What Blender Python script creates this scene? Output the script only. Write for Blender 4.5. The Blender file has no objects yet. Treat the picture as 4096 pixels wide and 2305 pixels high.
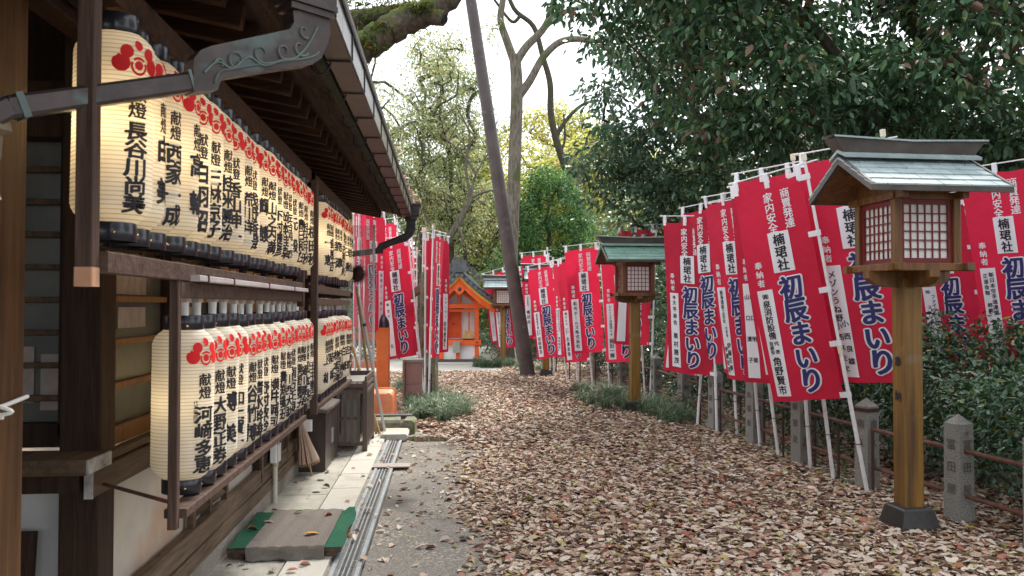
import bpy, bmesh, math, random
import numpy as np
from mathutils import Vector, Matrix

random.seed(7)
rng = np.random.default_rng(7)
sc = bpy.context.scene
col = sc.collection
R = math.radians

# ------------------------------------------------------------------ camera, sky, sun, exposure
cd = bpy.data.cameras.new('camera')
cd.lens = 28.0
cd.sensor_width = 36.0
cd.clip_end = 600
cd.dof.use_dof = True
cd.dof.focus_distance = 9.5
cd.dof.aperture_fstop = 8.0
cam = bpy.data.objects.new('camera', cd)
cam.location = (0, 0, 1.5)
cam.rotation_euler = (R(90 + 1.29), 0, R(-4.79))
col.objects.link(cam)
sc.camera = cam

SUN_EL, SUN_AZ = 50, 28          # azimuth clockwise from +y
w = bpy.data.worlds.new('World')
sc.world = w
w.use_nodes = True
nt = w.node_tree
sky = nt.nodes.new('ShaderNodeTexSky')
sky.sky_type = 'NISHITA'
sky.sun_disc = False
sky.sun_elevation = R(SUN_EL)
sky.sun_rotation = R(SUN_AZ)
sky.air_density = 1.0
sky.dust_density = 6.0
sky.ozone_density = 1.0
bg = nt.nodes['Background']
bg.inputs[1].default_value = 0.135
_co = nt.nodes.new('ShaderNodeTexCoord')
_cn = nt.nodes.new('ShaderNodeTexNoise'); _cn.inputs['Scale'].default_value = 2.2; _cn.inputs['Detail'].default_value = 5
nt.links.new(_co.outputs['Generated'], _cn.inputs['Vector'])
_cm = nt.nodes.new('ShaderNodeMapRange'); _cm.inputs[1].default_value = .25; _cm.inputs[2].default_value = .6
_cm.inputs[3].default_value = .78; _cm.inputs[4].default_value = 1.0
nt.links.new(_cn.outputs['Fac'], _cm.inputs[0])
_cx = nt.nodes.new('ShaderNodeMix'); _cx.data_type = 'RGBA'
nt.links.new(_cm.outputs[0], _cx.inputs[0])
nt.links.new(sky.outputs[0], _cx.inputs[6])
_cx.inputs[7].default_value = (6.2, 6.5, 6.9, 1)      # thin bright overcast
nt.links.new(_cx.outputs[2], bg.inputs[0])

sd = bpy.data.lights.new('sun', 'SUN')
sd.energy = 2.8
sd.angle = R(18)
sd.color = (1.0, 0.94, 0.84)
so = bpy.data.objects.new('sun', sd)
col.objects.link(so)
_d = Vector((math.sin(R(SUN_AZ)) * math.cos(R(SUN_EL)), math.cos(R(SUN_AZ)) * math.cos(R(SUN_EL)), math.sin(R(SUN_EL))))
so.rotation_euler = _d.to_track_quat('Z', 'Y').to_euler()

sc.view_settings.view_transform = 'Standard'
sc.view_settings.look = 'None'
sc.view_settings.gamma = 1
sc.view_settings.use_curve_mapping = False
sc.view_settings.exposure = 1.2
sc.cycles.use_denoising = True
sc.cycles.max_bounces = 6
sc.cycles.transparent_max_bounces = 8
sc.cycles.use_light_tree = True

# ------------------------------------------------------------------ materials
MATS = {}


def mat(name, c1, c2=None, scale=8, rough=.7, bump=0., stretch=(1, 1, 1), metal=0., transl=0., coat=0., det=5,
        spots=None, spec=.5, bscale=None, c3=None, rand=0.):
    """noise-mixed principled material; spots=(colour, scale, threshold)"""
    if name in MATS:
        return MATS[name]
    m = bpy.data.materials.new(name)
    m.use_nodes = True
    t = m.node_tree
    N, L = t.nodes, t.links
    b = N['Principled BSDF']
    b.inputs['Roughness'].default_value = rough
    b.inputs['Metallic'].default_value = metal
    b.inputs['Specular IOR Level'].default_value = spec
    b.inputs['Coat Weight'].default_value = coat
    if name.startswith('wood'): b.inputs['Specular IOR Level'].default_value = .22
    tc = N.new('ShaderNodeTexCoord')
    mp = N.new('ShaderNodeMapping')
    mp.inputs['Scale'].default_value = stretch
    L.new(tc.outputs['Object'], mp.inputs[0])
    vec = mp.outputs[0]
    if rand:
        oi = N.new('ShaderNodeObjectInfo')
        mu = N.new('ShaderNodeMath'); mu.operation = 'MULTIPLY'; mu.inputs[1].default_value = 37.
        L.new(oi.outputs['Random'], mu.inputs[0])
        ad = N.new('ShaderNodeVectorMath'); ad.operation = 'ADD'
        L.new(vec, ad.inputs[0]); L.new(mu.outputs[0], ad.inputs[1])
        vec = ad.outputs[0]
    n = N.new('ShaderNodeTexNoise')
    n.inputs['Scale'].default_value = scale
    n.inputs['Detail'].default_value = det
    n.inputs['Roughness'].default_value = .65
    L.new(vec, n.inputs['Vector'])
    cr = N.new('ShaderNodeValToRGB')
    cr.color_ramp.elements[0].position = .32
    cr.color_ramp.elements[1].position = .68
    cr.color_ramp.elements[0].color = (*c1, 1)
    cr.color_ramp.elements[1].color = (*(c2 or c1), 1)
    if c3:
        e = cr.color_ramp.elements.new(.5); e.color = (*c3, 1)
    L.new(n.outputs['Fac'], cr.inputs[0])
    out = cr.outputs[0]
    if spots:
        n2 = N.new('ShaderNodeTexNoise')
        n2.inputs['Scale'].default_value = spots[1]
        n2.inputs['Detail'].default_value = 4
        L.new(tc.outputs['Object'], n2.inputs['Vector'])
        r2 = N.new('ShaderNodeValToRGB')
        r2.color_ramp.elements[0].position = spots[2]
        r2.color_ramp.elements[1].position = min(1, spots[2] + .12)
        L.new(n2.outputs['Fac'], r2.inputs[0])
        mx = N.new('ShaderNodeMix'); mx.data_type = 'RGBA'
        L.new(r2.outputs[0], mx.inputs[0])
        L.new(out, mx.inputs[6])
        mx.inputs[7].default_value = (*spots[0], 1)
        out = mx.outputs[2]
    if rand:
        hv = N.new('ShaderNodeHueSaturation')
        mr = N.new('ShaderNodeMapRange')
        mr.inputs[3].default_value = 1 - rand; mr.inputs[4].default_value = 1 + rand
        L.new(oi.outputs['Random'], mr.inputs[0])
        L.new(mr.outputs[0], hv.inputs['Value'])
        L.new(out, hv.inputs['Color'])
        out = hv.outputs[0]
    L.new(out, b.inputs['Base Color'])
    if bump:
        bn = N.new('ShaderNodeTexNoise')
        bn.inputs['Scale'].default_value = bscale or scale * 3
        bn.inputs['Detail'].default_value = 6
        L.new(vec, bn.inputs['Vector'])
        bp = N.new('ShaderNodeBump')
        bp.inputs['Strength'].default_value = min(1, bump)
        bp.inputs['Distance'].default_value = .01
        L.new(bn.outputs['Fac'], bp.inputs['Height'])
        L.new(bp.outputs[0], b.inputs['Normal'])
    if transl:
        tr = N.new('ShaderNodeBsdfTranslucent')
        L.new(out, tr.inputs['Color'])
        ms = N.new('ShaderNodeMixShader')
        ms.inputs[0].default_value = transl
        L.new(b.outputs[0], ms.inputs[1]); L.new(tr.outputs[0], ms.inputs[2])
        L.new(ms.outputs[0], N['Material Output'].inputs['Surface'])
    MATS[name] = m
    return m


def leafmat(name, stops, rough=.5, transl=.25, spec=.5, big=0.):
    """each leaf (mesh island) takes its own colour from the stops [(pos, rgb), ...]"""
    m = bpy.data.materials.new(name)
    m.use_nodes = True
    t = m.node_tree
    N, L = t.nodes, t.links
    b = N['Principled BSDF']
    b.inputs['Roughness'].default_value = rough
    b.inputs['Specular IOR Level'].default_value = spec
    g = N.new('ShaderNodeNewGeometry')
    cr = N.new('ShaderNodeValToRGB')
    el = cr.color_ramp.elements
    el[0].position, el[0].color = stops[0][0], (*stops[0][1], 1)
    el[1].position, el[1].color = stops[-1][0], (*stops[-1][1], 1)
    for p, c in stops[1:-1]:
        e = el.new(p); e.color = (*c, 1)
    src = g.outputs['Random Per Island']
    if big:
        tc = N.new('ShaderNodeTexCoord')
        nz = N.new('ShaderNodeTexNoise'); nz.inputs['Scale'].default_value = big; nz.inputs['Detail'].default_value = 3
        L.new(tc.outputs['Object'], nz.inputs['Vector'])
        mp = N.new('ShaderNodeMapRange')
        mp.inputs[1].default_value = .3; mp.inputs[2].default_value = .7
        mp.inputs[3].default_value = -.3; mp.inputs[4].default_value = .3
        L.new(nz.outputs['Fac'], mp.inputs[0])
        a = N.new('ShaderNodeMath'); a.operation = 'ADD'; a.use_clamp = True
        L.new(src, a.inputs[0]); L.new(mp.outputs[0], a.inputs[1])
        src = a.outputs[0]
    L.new(src, cr.inputs[0])
    L.new(cr.outputs[0], b.inputs['Base Color'])
    tr = N.new('ShaderNodeBsdfTranslucent')
    L.new(cr.outputs[0], tr.inputs['Color'])
    ms = N.new('ShaderNodeMixShader')
    ms.inputs[0].default_value = transl
    L.new(b.outputs[0], ms.inputs[1]); L.new(tr.outputs[0], ms.inputs[2])
    L.new(ms.outputs[0], N['Material Output'].inputs['Surface'])
    return m


V = lambda *a: Vector(a)
wood_dark = mat('wood_dark', (.022, .012, .008), (.05, .028, .018), 6, .7, .5, (6, 6, .5), rand=.12)
wood_rack = mat('wood_rack', (.055, .032, .025), (.12, .075, .058), 5, .65, .5, (.5, 5, 5), rand=.1)
wood_rackv = mat('wood_rack_upright', (.055, .032, .025), (.12, .075, .058), 5, .65, .5, (6, 6, .5), rand=.1)
wood_raft = mat('wood_rafter', (.028, .014, .008), (.085, .040, .022), 5, .6, .3, (.6, 6, 6), rand=.15)
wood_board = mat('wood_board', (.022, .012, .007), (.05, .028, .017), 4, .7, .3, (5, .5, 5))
wood_amber = mat('wood_amber', (.17, .085, .035), (.30, .155, .065), 5, .6, .4, (7, 7, .5))
wood_grey = mat('wood_grey', (.09, .062, .042), (.19, .135, .095), 4, .8, .6, (8, .7, 8), spots=((.08, .055, .04), 5, .62), rand=.1)
wood_sill = mat('wood_sill', (.06, .038, .024), (.135, .088, .058), 4, .6, .5, (8, .8, 8), rand=.1)
wood_post = mat('wood_porch_post', (.045, .02, .008), (.105, .048, .018), 4, .55, .4, (7, 7, .4), spots=((.10, .055, .03), 3, .6))
plaster = mat('plaster', (.50, .45, .385), (.62, .57, .50), 2.2, .9, .15, spots=((.54, .38, .28), 1.6, .55), bscale=40)
plaster_w = mat('plaster_white', (.55, .55, .56), (.66, .66, .66), 2, .9, .1, bscale=40)
pane_grey = mat('pane_grey', (.075, .08, .075), (.13, .13, .115), 3, .25, 0)
pane_paper = mat('window_paper', (.22, .20, .18), (.42, .34, .32), 9, .4, 0, (1, 3, 1), spots=((.5, .16, .17), 5, .6))
aggregate = mat('aggregate', (.24, .22, .19), (.38, .35, .30), 60, .9, 1, bscale=140, spots=((.18, .165, .14), 1.5, .5))
slab_m = mat('paving_slab', (.30, .29, .25), (.42, .40, .35), 7, .85, .6, bscale=60, spots=((.25, .25, .21), 3, .55), rand=.1)
granite_pale = mat('granite_pale', (.44, .42, .37), (.56, .53, .47), 90, .8, .6, bscale=150, rand=.08, spots=((.4, .36, .28), 2, .6))
steel = mat('drain_steel', (.24, .27, .29), (.36, .39, .41), 12, .6, .1)
drain_dark = mat('drain_grate', (.13, .13, .125), (.22, .21, .20), 30, .55, .6, metal=.2, spots=((.45, .38, .28), 30, .62))
copper = mat('copper_aged', (.060, .048, .046), (.11, .09, .085), 6, .42, .3, metal=.55, spots=((.12, .145, .14), 7, .58))
patina = mat('copper_patina', (.10, .135, .13), (.16, .20, .19), 8, .5, .2, metal=.3)
gutter_m = mat('gutter_copper', (.062, .045, .041), (.10, .076, .07), 4, .42, .2, metal=.2)
gutter_e = mat('gutter_edge', (.17, .16, .165), (.25, .245, .25), 4, .3, .1, metal=.5)
gutter_d = mat('gutter_iron', (.03, .025, .025), (.06, .052, .05), 9, .5, .2, metal=.5)
bark_thatch = mat('bark_thatch', (.025, .014, .009), (.11, .06, .034), 3, .95, 1, (14, 1.5, 14), bscale=20)
mossy_batten = mat('mossy_batten', (.012, .016, .010), (.03, .04, .022), 7, .9, .6, (3, .5, 3))
black_lacquer = mat('black_lacquer', (.010, .009, .014), (.022, .019, .030), 3, .28, 0, coat=.3)
brass = mat('brass', (.75, .58, .22), None, 3, .25, 0, metal=1)
iron = mat('iron_rust', (.07, .028, .02), (.17, .065, .042), 14, .75, .6, rand=.1)
iron_dark = mat('iron_dark', (.035, .014, .012), (.075, .032, .026), 14, .6, .4)
wire = mat('wire', (.05, .035, .03), (.09, .06, .05), 9, .5, 0, metal=.6)
red_ink = mat('red_ink', (.78, .006, .010), (.84, .012, .014), 5, .7)
black_ink = mat('black_ink', (.012, .011, .018), (.02, .018, .026), 5, .6)
cloth_red = mat('banner_red', (.55, .009, .044), (.65, .016, .060), 2.5, .75, .5, transl=.3, rand=.12, bscale=14)
cloth_white = mat('banner_white', (.82, .82, .86), (.88, .88, .92), 4, .8, .1, transl=.15)
navy_ink = mat('navy_ink', (.018, .018, .12), (.026, .025, .15), 5, .7)
pole_white = mat('pole_white', (.72, .69, .70), (.80, .78, .79), 9, .4, .1, spots=((.6, .52, .42), 12, .64))
plastic_cream = mat('plastic_cream', (.74, .68, .52), None, 9, .45)
plastic_white = mat('plastic_white', (.80, .80, .78), (.86, .86, .85), 9, .35)
socket_tan = mat('socket_tan', (.62, .50, .42), (.70, .58, .50), 9, .5)
toro_wood = mat('toro_wood', (.075, .030, .008), (.22, .095, .022), 3.2, .5, .4, (7, 7, .5), spots=((.11, .07, .045), 4, .58), rand=.08)
toro_post = mat('toro_post', (.085, .040, .012), (.33, .165, .022), 2.4, .5, .4, (6, 6, .30), spots=((.24, .20, .15), 3.0, .60), rand=.08)
toro_red = mat('toro_red', (.13, .007, .010), (.20, .012, .016), 9, .5, .2)
toro_paper = mat('toro_paper', (.84, .81, .77), (.90, .88, .84), 3, .8, 0, transl=.1)
toro_slate = mat('toro_slate', (.24, .31, .32), (.36, .43, .43), 9, .4, .2, spots=((.44, .50, .50), 5, .58), rand=.12)
toro_green = mat('toro_slate_green', (.20, .36, .30), (.30, .47, .40), 9, .45, .2, spots=((.34, .30, .24), 30, .66), rand=.1)
toro_edge = mat('toro_edge', (.055, .045, .04), (.11, .092, .084), 6, .5, .3)
toro_black = mat('toro_black_base', (.012, .011, .011), (.03, .026, .024), 10, .4, .3)
granite = mat('granite_post', (.16, .15, .135), (.34, .32, .29), 110, .9, 1, bscale=120, spots=((.10, .10, .075), 3, .55), rand=.1)
orange = mat('vermilion', (.70, .085, .010), (.86, .14, .018), 6, .55, .2, spots=((.42, .09, .03), 5, .66))
orange_f = mat('vermilion_faded', (.66, .13, .025), (.80, .19, .045), 5, .6, .3, spots=((.55, .24, .12), 7, .64))
ochre = mat('ochre', (.72, .36, .03), (.80, .44, .05), 4, .6, .1)
white_wall = mat('lime_wall', (.74, .73, .71), (.82, .81, .80), 2, .9, .1)
tile = mat('roof_tile', (.055, .058, .062), (.14, .145, .15), 7, .55, .4, rand=.15)
dark_base = mat('shrine_base', (.05, .052, .056), (.09, .092, .096), 9, .7, .2)
bin_m = mat('orange_plastic', (.78, .24, .10), (.90, .36, .18), 3, .45, .05, transl=.1, spots=((.86, .48, .32), 2, .55))
cabinet_m = mat('cabinet_brown', (.035, .024, .02), (.055, .038, .032), 5, .35, .05)
crate_m = mat('slat_wood', (.075, .05, .038), (.125, .085, .066), 5, .65, .3, (4, 4, .6), rand=.12)
bamboo = mat('bamboo', (.30, .18, .07), (.42, .27, .12), 5, .5, .1, (4, 4, .5))
bristle = mat('bristle', (.035, .012, .012), (.08, .025, .02), 9, .8)
alu = mat('aluminium_pole', (.46, .44, .43), (.60, .58, .56), 4, .4, .1, (4, 4, .5), metal=.5)
umb_paper = mat('umbrella_paper', (.62, .50, .40), (.72, .62, .52), 4, .8, .1)
umb_red = mat('umbrella_red', (.26, .03, .03), None, 4, .8)
carpet_g = mat('carpet_green', (.01, .085, .045), (.02, .15, .08), 50, .95, .8, bscale=200)
rug_m = mat('rug_grey', (.12, .10, .088), (.27, .235, .205), 260, .98, .6, (1, .4, 1), bscale=300, spots=((.15, .13, .11), 6, .6))
rug_edge = mat('rug_side', (.10, .095, .085), (.24, .225, .2), 120, .95, 1, (1, 1, .5), bscale=150)
bark = mat('bark', (.055, .046, .034), (.22, .19, .145), 7, .95, 1, (3, 3, .55), spots=((.075, .09, .03), 1.7, .54), bscale=14)
bark_dk = mat('bark_dark', (.035, .03, .02), (.09, .075, .05), 9, .95, 1, (3, 3, .8), spots=((.06, .085, .02), 2, .52), bscale=22)
bark_moss = mat('bark_mossy', (.045, .035, .024), (.15, .12, .085), 16, .95, 1, (1, 1, 1), bscale=45)
def moss_top(m, c=(.075, .10, .018)):
    N, L = m.node_tree.nodes, m.node_tree.links
    b = N['Principled BSDF']
    src = b.inputs['Base Color'].links[0].from_socket
    g = N.new('ShaderNodeNewGeometry'); sp = N.new('ShaderNodeSeparateXYZ'); L.new(g.outputs['Normal'], sp.inputs[0])
    nz = N.new('ShaderNodeTexNoise'); nz.inputs['Scale'].default_value = 7; nz.inputs['Detail'].default_value = 5
    tc = N.new('ShaderNodeTexCoord'); L.new(tc.outputs['Object'], nz.inputs['Vector'])
    a = N.new('ShaderNodeMath'); a.operation = 'MULTIPLY_ADD'; a.inputs[1].default_value = 2.2
    L.new(nz.outputs['Fac'], a.inputs[0]); L.new(sp.outputs[2], a.inputs[2])
    mr = N.new('ShaderNodeMapRange'); mr.inputs[1].default_value = 1.15; mr.inputs[2].default_value = 1.6
    L.new(a.outputs[0], mr.inputs[0])
    mx = N.new('ShaderNodeMix'); mx.data_type = 'RGBA'
    L.new(mr.outputs[0], mx.inputs[0]); L.new(src, mx.inputs[6]); mx.inputs[7].default_value = (*c, 1)
    L.new(mx.outputs[2], b.inputs['Base Color'])


moss_top(bark_moss)
pole_brown = mat('steel_pole', (.045, .030, .027), (.085, .060, .055), 3, .5, .2, spots=((.14, .11, .10), 9, .62))
moss_stone = mat('moss_stone', (.12, .12, .075), (.28, .27, .2), 14, .95, 1, spots=((.10, .14, .04), 4, .5), bscale=50)
box_redbrown = mat('box_redbrown', (.24, .10, .09), (.36, .19, .17), 70, .5, .3)
ground_m = mat('soil', (.035, .026, .018), (.10, .075, .052), 5, .95, 1, bscale=50, spots=((.15, .11, .075), 2, .55))
plaza_m = mat('pale_gravel', (.42, .39, .34), (.55, .52, .46), 60, .95, .6, bscale=90)
box_wood = mat('box_wood', (.50, .28, .10), (.66, .42, .18), 8, .7, .1, rand=.15)
steel_box = mat('steel_box', (.30, .31, .26), (.42, .43, .38), 4, .35, 0, metal=.6)
plate_m = mat('cover_plate', (.30, .26, .23), (.40, .36, .32), 20, .7, .6, bscale=80)
rope_w = mat('rope_white', (.70, .68, .64), (.8, .78, .75), 30, .8, .2)
rope_b = mat('rope_blue', (.02, .05, .22), None, 30, .7)
stone_c = mat('carved_bracket', (.16, .12, .075), (.25, .2, .14), 7, .8, .4)


def gravel_mat():
    m = mat('gravel', (.12, .112, .10), (.33, .30, .265), 95, .95, 1, bscale=110, spots=((.10, .092, .082), 1.1, .56))
    t = m.node_tree
    N, L = t.nodes, t.links
    # pebbles
    tc = N.new('ShaderNodeTexCoord')
    vo = N.new('ShaderNodeTexVoronoi'); vo.inputs['Scale'].default_value = 75
    L.new(tc.outputs['Object'], vo.inputs['Vector'])
    sp = N.new('ShaderNodeSeparateColor'); L.new(vo.outputs['Color'], sp.inputs[0])
    r = N.new('ShaderNodeValToRGB'); r.color_ramp.elements[0].position = .74; r.color_ramp.elements[1].position = .86
    L.new(sp.outputs[0], r.inputs[0])
    n = N.new('ShaderNodeTexNoise'); n.inputs['Scale'].default_value = 1.3
    L.new(tc.outputs['Object'], n.inputs['Vector'])
    r2 = N.new('ShaderNodeValToRGB'); r2.color_ramp.elements[0].position = .42; r2.color_ramp.elements[1].position = .62
    L.new(n.outputs['Fac'], r2.inputs[0])
    mu = N.new('ShaderNodeMath'); mu.operation = 'MULTIPLY'
    L.new(r.outputs[0], mu.inputs[0]); L.new(r2.outputs[0], mu.inputs[1])
    b = N['Principled BSDF']
    src = b.inputs['Base Color'].links[0].from_socket
    mx = N.new('ShaderNodeMix'); mx.data_type = 'RGBA'
    L.new(mu.outputs[0], mx.inputs[0]); L.new(src, mx.inputs[6]); mx.inputs[7].default_value = (.46, .40, .32, 1)
    L.new(mx.outputs[2], b.inputs['Base Color'])
    return m


gravel_m = gravel_mat()

# translucent lantern paper
def paper_mat(name, c, tr):
    m = bpy.data.materials.new(name); m.use_nodes = True
    N, L = m.node_tree.nodes, m.node_tree.links
    b = N['Principled BSDF']; b.inputs['Base Color'].default_value = (*c, 1); b.inputs['Roughness'].default_value = .75
    t = N.new('ShaderNodeBsdfTranslucent'); t.inputs['Color'].default_value = (c[0], c[1] * .93, c[2] * .78, 1)
    ms = N.new('ShaderNodeMixShader'); ms.inputs[0].default_value = tr
    L.new(b.outputs[0], ms.inputs[1]); L.new(t.outputs[0], ms.inputs[2])
    L.new(ms.outputs[0], N['Material Output'].inputs['Surface'])
    return m


paper = paper_mat('lantern_paper', (.92, .895, .82), .42)
_N, _L = paper.node_tree.nodes, paper.node_tree.links
_tc = _N.new('ShaderNodeTexCoord'); _sx = _N.new('ShaderNodeSeparateXYZ'); _L.new(_tc.outputs['Object'], _sx.inputs[0])
_m1 = _N.new('ShaderNodeMath'); _m1.operation = 'MULTIPLY'; _m1.inputs[1].default_value = 44 / .545; _L.new(_sx.outputs[2], _m1.inputs[0])
_m2 = _N.new('ShaderNodeMath'); _m2.operation = 'PINGPONG'; _m2.inputs[1].default_value = .5; _L.new(_m1.outputs[0], _m2.inputs[0])
_r = _N.new('ShaderNodeValToRGB'); _r.color_ramp.elements[0].position = .06; _r.color_ramp.elements[1].position = .13
_r.color_ramp.elements[0].color = (.60, .52, .38, 1); _r.color_ramp.elements[1].color = (.92, .895, .82, 1)
_L.new(_m2.outputs[0], _r.inputs[0]); _L.new(_r.outputs[0], _N['Principled BSDF'].inputs['Base Color'])
_r2 = _N.new('ShaderNodeMix'); _r2.data_type = 'RGBA'; _r2.blend_type = 'MULTIPLY'; _r2.inputs[0].default_value = 1; _r2.inputs[7].default_value = (1, .93, .80, 1)
_L.new(_r.outputs[0], _r2.inputs[6]); _oi = _N.new('ShaderNodeObjectInfo'); _nz = _N.new('ShaderNodeTexNoise'); _nz.inputs['Scale'].default_value = 9
_L.new(_tc.outputs['Object'], _nz.inputs['Vector'])
_mr = _N.new('ShaderNodeMapRange'); _mr.inputs[3].default_value = .86; _mr.inputs[4].default_value = 1.06; _L.new(_oi.outputs['Random'], _mr.inputs[0])
_mq = _N.new('ShaderNodeMapRange'); _mq.inputs[1].default_value = .3; _mq.inputs[2].default_value = .7; _mq.inputs[3].default_value = .93; _mq.inputs[4].default_value = 1.03; _L.new(_nz.outputs['Fac'], _mq.inputs[0])
_mm = _N.new('ShaderNodeMath'); _mm.operation = 'MULTIPLY'; _L.new(_mr.outputs[0], _mm.inputs[0]); _L.new(_mq.outputs[0], _mm.inputs[1])
_hv = _N.new('ShaderNodeHueSaturation'); _L.new(_mm.outputs[0], _hv.inputs['Value']); _L.new(_r.outputs[0], _hv.inputs['Color'])
_L.new(_hv.outputs[0], _N['Principled BSDF'].inputs['Base Color']); _L.new(_hv.outputs[0], _r2.inputs[6])
_L.new(_r2.outputs[2], [n for n in _N if n.type == 'BSDF_TRANSLUCENT'][0].inputs['Color'])

vinyl = bpy.data.materials.new('vinyl'); vinyl.use_nodes = True
_N, _L = vinyl.node_tree.nodes, vinyl.node_tree.links
_t = _N.new('ShaderNodeBsdfTransparent'); _t.inputs[0].default_value = (.93, .9, .9, 1)
_ms = _N.new('ShaderNodeMixShader'); _ms.inputs[0].default_value = .30
_N['Principled BSDF'].inputs['Base Color'].default_value = (.75, .72, .72, 1)
_N['Principled BSDF'].inputs['Roughness'].default_value = .25
_L.new(_t.outputs[0], _ms.inputs[1]); _L.new(_N['Principled BSDF'].outputs[0], _ms.inputs[2])
_L.new(_ms.outputs[0], _N['Material Output'].inputs['Surface'])

bulb_m = bpy.data.materials.new('bulb_glow'); bulb_m.use_nodes = True
_b = bulb_m.node_tree.nodes['Principled BSDF']
_b.inputs['Emission Color'].default_value = (1, .72, .36, 1); _b.inputs['Emission Strength'].default_value = 6


# ------------------------------------------------------------------ mesh helpers
class MB:
    def __init__(s):
        s.v = []; s.f = []

    def add(s, vs, fs):
        o = len(s.v)
        s.v.extend([tuple(p) for p in vs]); s.f.extend([tuple(i + o for i in f) for f in fs])
        return s

    def box(s, c, d, rot=None, ch=0.):
        hx, hy, hz = d[0] / 2, d[1] / 2, d[2] / 2
        if ch <= 0 or min(d) < ch * 2.5:
            vs = [Vector((x * hx, y * hy, z * hz)) for x in (-1, 1) for y in (-1, 1) for z in (-1, 1)]
            fs = [(0, 1, 3, 2), (4, 6, 7, 5), (0, 4, 5, 1), (2, 3, 7, 6), (0, 2, 6, 4), (1, 5, 7, 3)]
        else:
            # chamfer the four long edges of the longest axis
            ax = max(range(3), key=lambda i: d[i])
            o = [i for i in range(3) if i != ax]
            a, b, l = [d[o[0]] / 2, d[o[1]] / 2, d[ax] / 2]
            pr = [(a, -b + ch), (a, b - ch), (a - ch, b), (-a + ch, b), (-a, b - ch), (-a, -b + ch), (-a + ch, -b), (a - ch, -b)]
            vs = []
            for e in (-l, l):
                for p, q in pr:
                    t = [0, 0, 0]; t[o[0]] = p; t[o[1]] = q; t[ax] = e
                    vs.append(Vector(t))
            fs = [tuple(range(7, -1, -1)), tuple(range(8, 16))] + [(i, (i + 1) % 8, 8 + (i + 1) % 8, 8 + i) for i in range(8)]
        if rot is not None:
            vs = [rot @ v for v in vs]
        c = Vector(c)
        return s.add([v + c for v in vs], fs)

    def bar(s, a, b, wd, ht, ch=0., up=(0, 0, 1)):
        """a beam of section wd x ht from a to b"""
        a, b = Vector(a), Vector(b)
        d = b - a
        x = d.normalized()
        u = Vector(up)
        if abs(x.dot(u)) > .98:
            u = Vector((0, 1, 0))
        y = u.cross(x).normalized(); z = x.cross(y)
        m = Matrix((x, y, z)).transposed()
        return s.box((a + b) / 2, (d.length, wd, ht), m, ch)

    def tube(s, pts, rad, n=8, cap=True):
        pts = [Vector(p) for p in pts]
        if not hasattr(rad, '__len__'):
            rad = [rad] * len(pts)
        rings = []
        x = None
        for i, p in enumerate(pts):
            t = (pts[min(i + 1, len(pts) - 1)] - pts[max(i - 1, 0)])
            if t.length < 1e-7: t = Vector((0, 0, 1))
            t.normalize()
            if x is None:
                u = Vector((0, 0, 1)) if abs(t.z) < .9 else Vector((1, 0, 0))
                x = u.cross(t).normalized()
            else:
                x = (x - t * x.dot(t))
                if x.length < 1e-6:
                    x = Vector((1, 0, 0)).cross(t)
                x.normalize()
            y = t.cross(x)
            rings.append([p + (x * math.cos(k * 2 * math.pi / n) + y * math.sin(k * 2 * math.pi / n)) * rad[i] for k in range(n)])
        vs = [v for r in rings for v in r]
        fs = []
        for i in range(len(rings) - 1):
            for k in range(n):
                fs.append((i * n + k, i * n + (k + 1) % n, (i + 1) * n + (k + 1) % n, (i + 1) * n + k))
        if cap:
            fs.append(tuple(range(n - 1, -1, -1)))
            fs.append(tuple((len(rings) - 1) * n + k for k in range(n)))
        return s.add(vs, fs)

    def lathe(s, prof, n=16, c=(0, 0, 0), sx=1, sy=1, cap=True):
        vs = []; fs = []
        for r, z in prof:
            for k in range(n):
                a = 2 * math.pi * k / n
                vs.append((c[0] + r * sx * math.cos(a), c[1] + r * sy * math.sin(a), c[2] + z))
        for i in range(len(prof) - 1):
            for k in range(n):
                fs.append((i * n + k, i * n + (k + 1) % n, (i + 1) * n + (k + 1) % n, (i + 1) * n + k))
        if cap:
            fs.append(tuple(range(n - 1, -1, -1))); fs.append(tuple((len(prof) - 1) * n + k for k in range(n)))
        return s.add(vs, fs)

    def prism(s, poly, frame, depth):
        """polygon (2D) in frame=(origin, xaxis, yaxis) extruded +-depth/2 along the normal"""
        o, x, y = [Vector(a) for a in frame]
        nn = x.cross(y).normalized() * depth / 2
        n = len(poly)
        vs = [o + x * p[0] + y * p[1] + nn for p in poly] + [o + x * p[0] + y * p[1] - nn for p in poly]
        fs = [tuple(range(n)), tuple(range(2 * n - 1, n - 1, -1))]
        for i in range(n):
            j = (i + 1) % n
            fs.append((i, n + i, n + j, j))
        return s.add(vs, fs)

    def mesh(s, name, m, off=(0, 0, 0), smooth=False):
        me = bpy.data.meshes.new(name)
        ox, oy, oz = off
        me.from_pydata([(a - ox, b - oy, c - oz) for a, b, c in s.v], [], s.f)
        me.materials.append(m)
        if smooth:
            me.shade_smooth()
            try:
                me.set_sharp_from_angle(angle=R(40))
            except Exception:
                pass
        me.update()
        return me


def npmesh(name, verts, loops, counts, m, smooth=False):
    """fast mesh from arrays; counts = verts per face"""
    me = bpy.data.meshes.new(name)
    me.vertices.add(len(verts)); me.vertices.foreach_set('co', np.asarray(verts, np.float32).ravel())
    loops = np.asarray(loops, np.int32).ravel(); counts = np.asarray(counts, np.int32)
    me.loops.add(len(loops)); me.loops.foreach_set('vertex_index', loops)
    me.polygons.add(len(counts))
    st = np.concatenate(([0], np.cumsum(counts)[:-1])).astype(np.int32)
    me.polygons.foreach_set('loop_start', st)
    me.polygons.foreach_set('loop_total', counts)
    me.materials.append(m)
    me.update(calc_edges=True)
    if smooth: me.shade_smooth()
    return me


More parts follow.
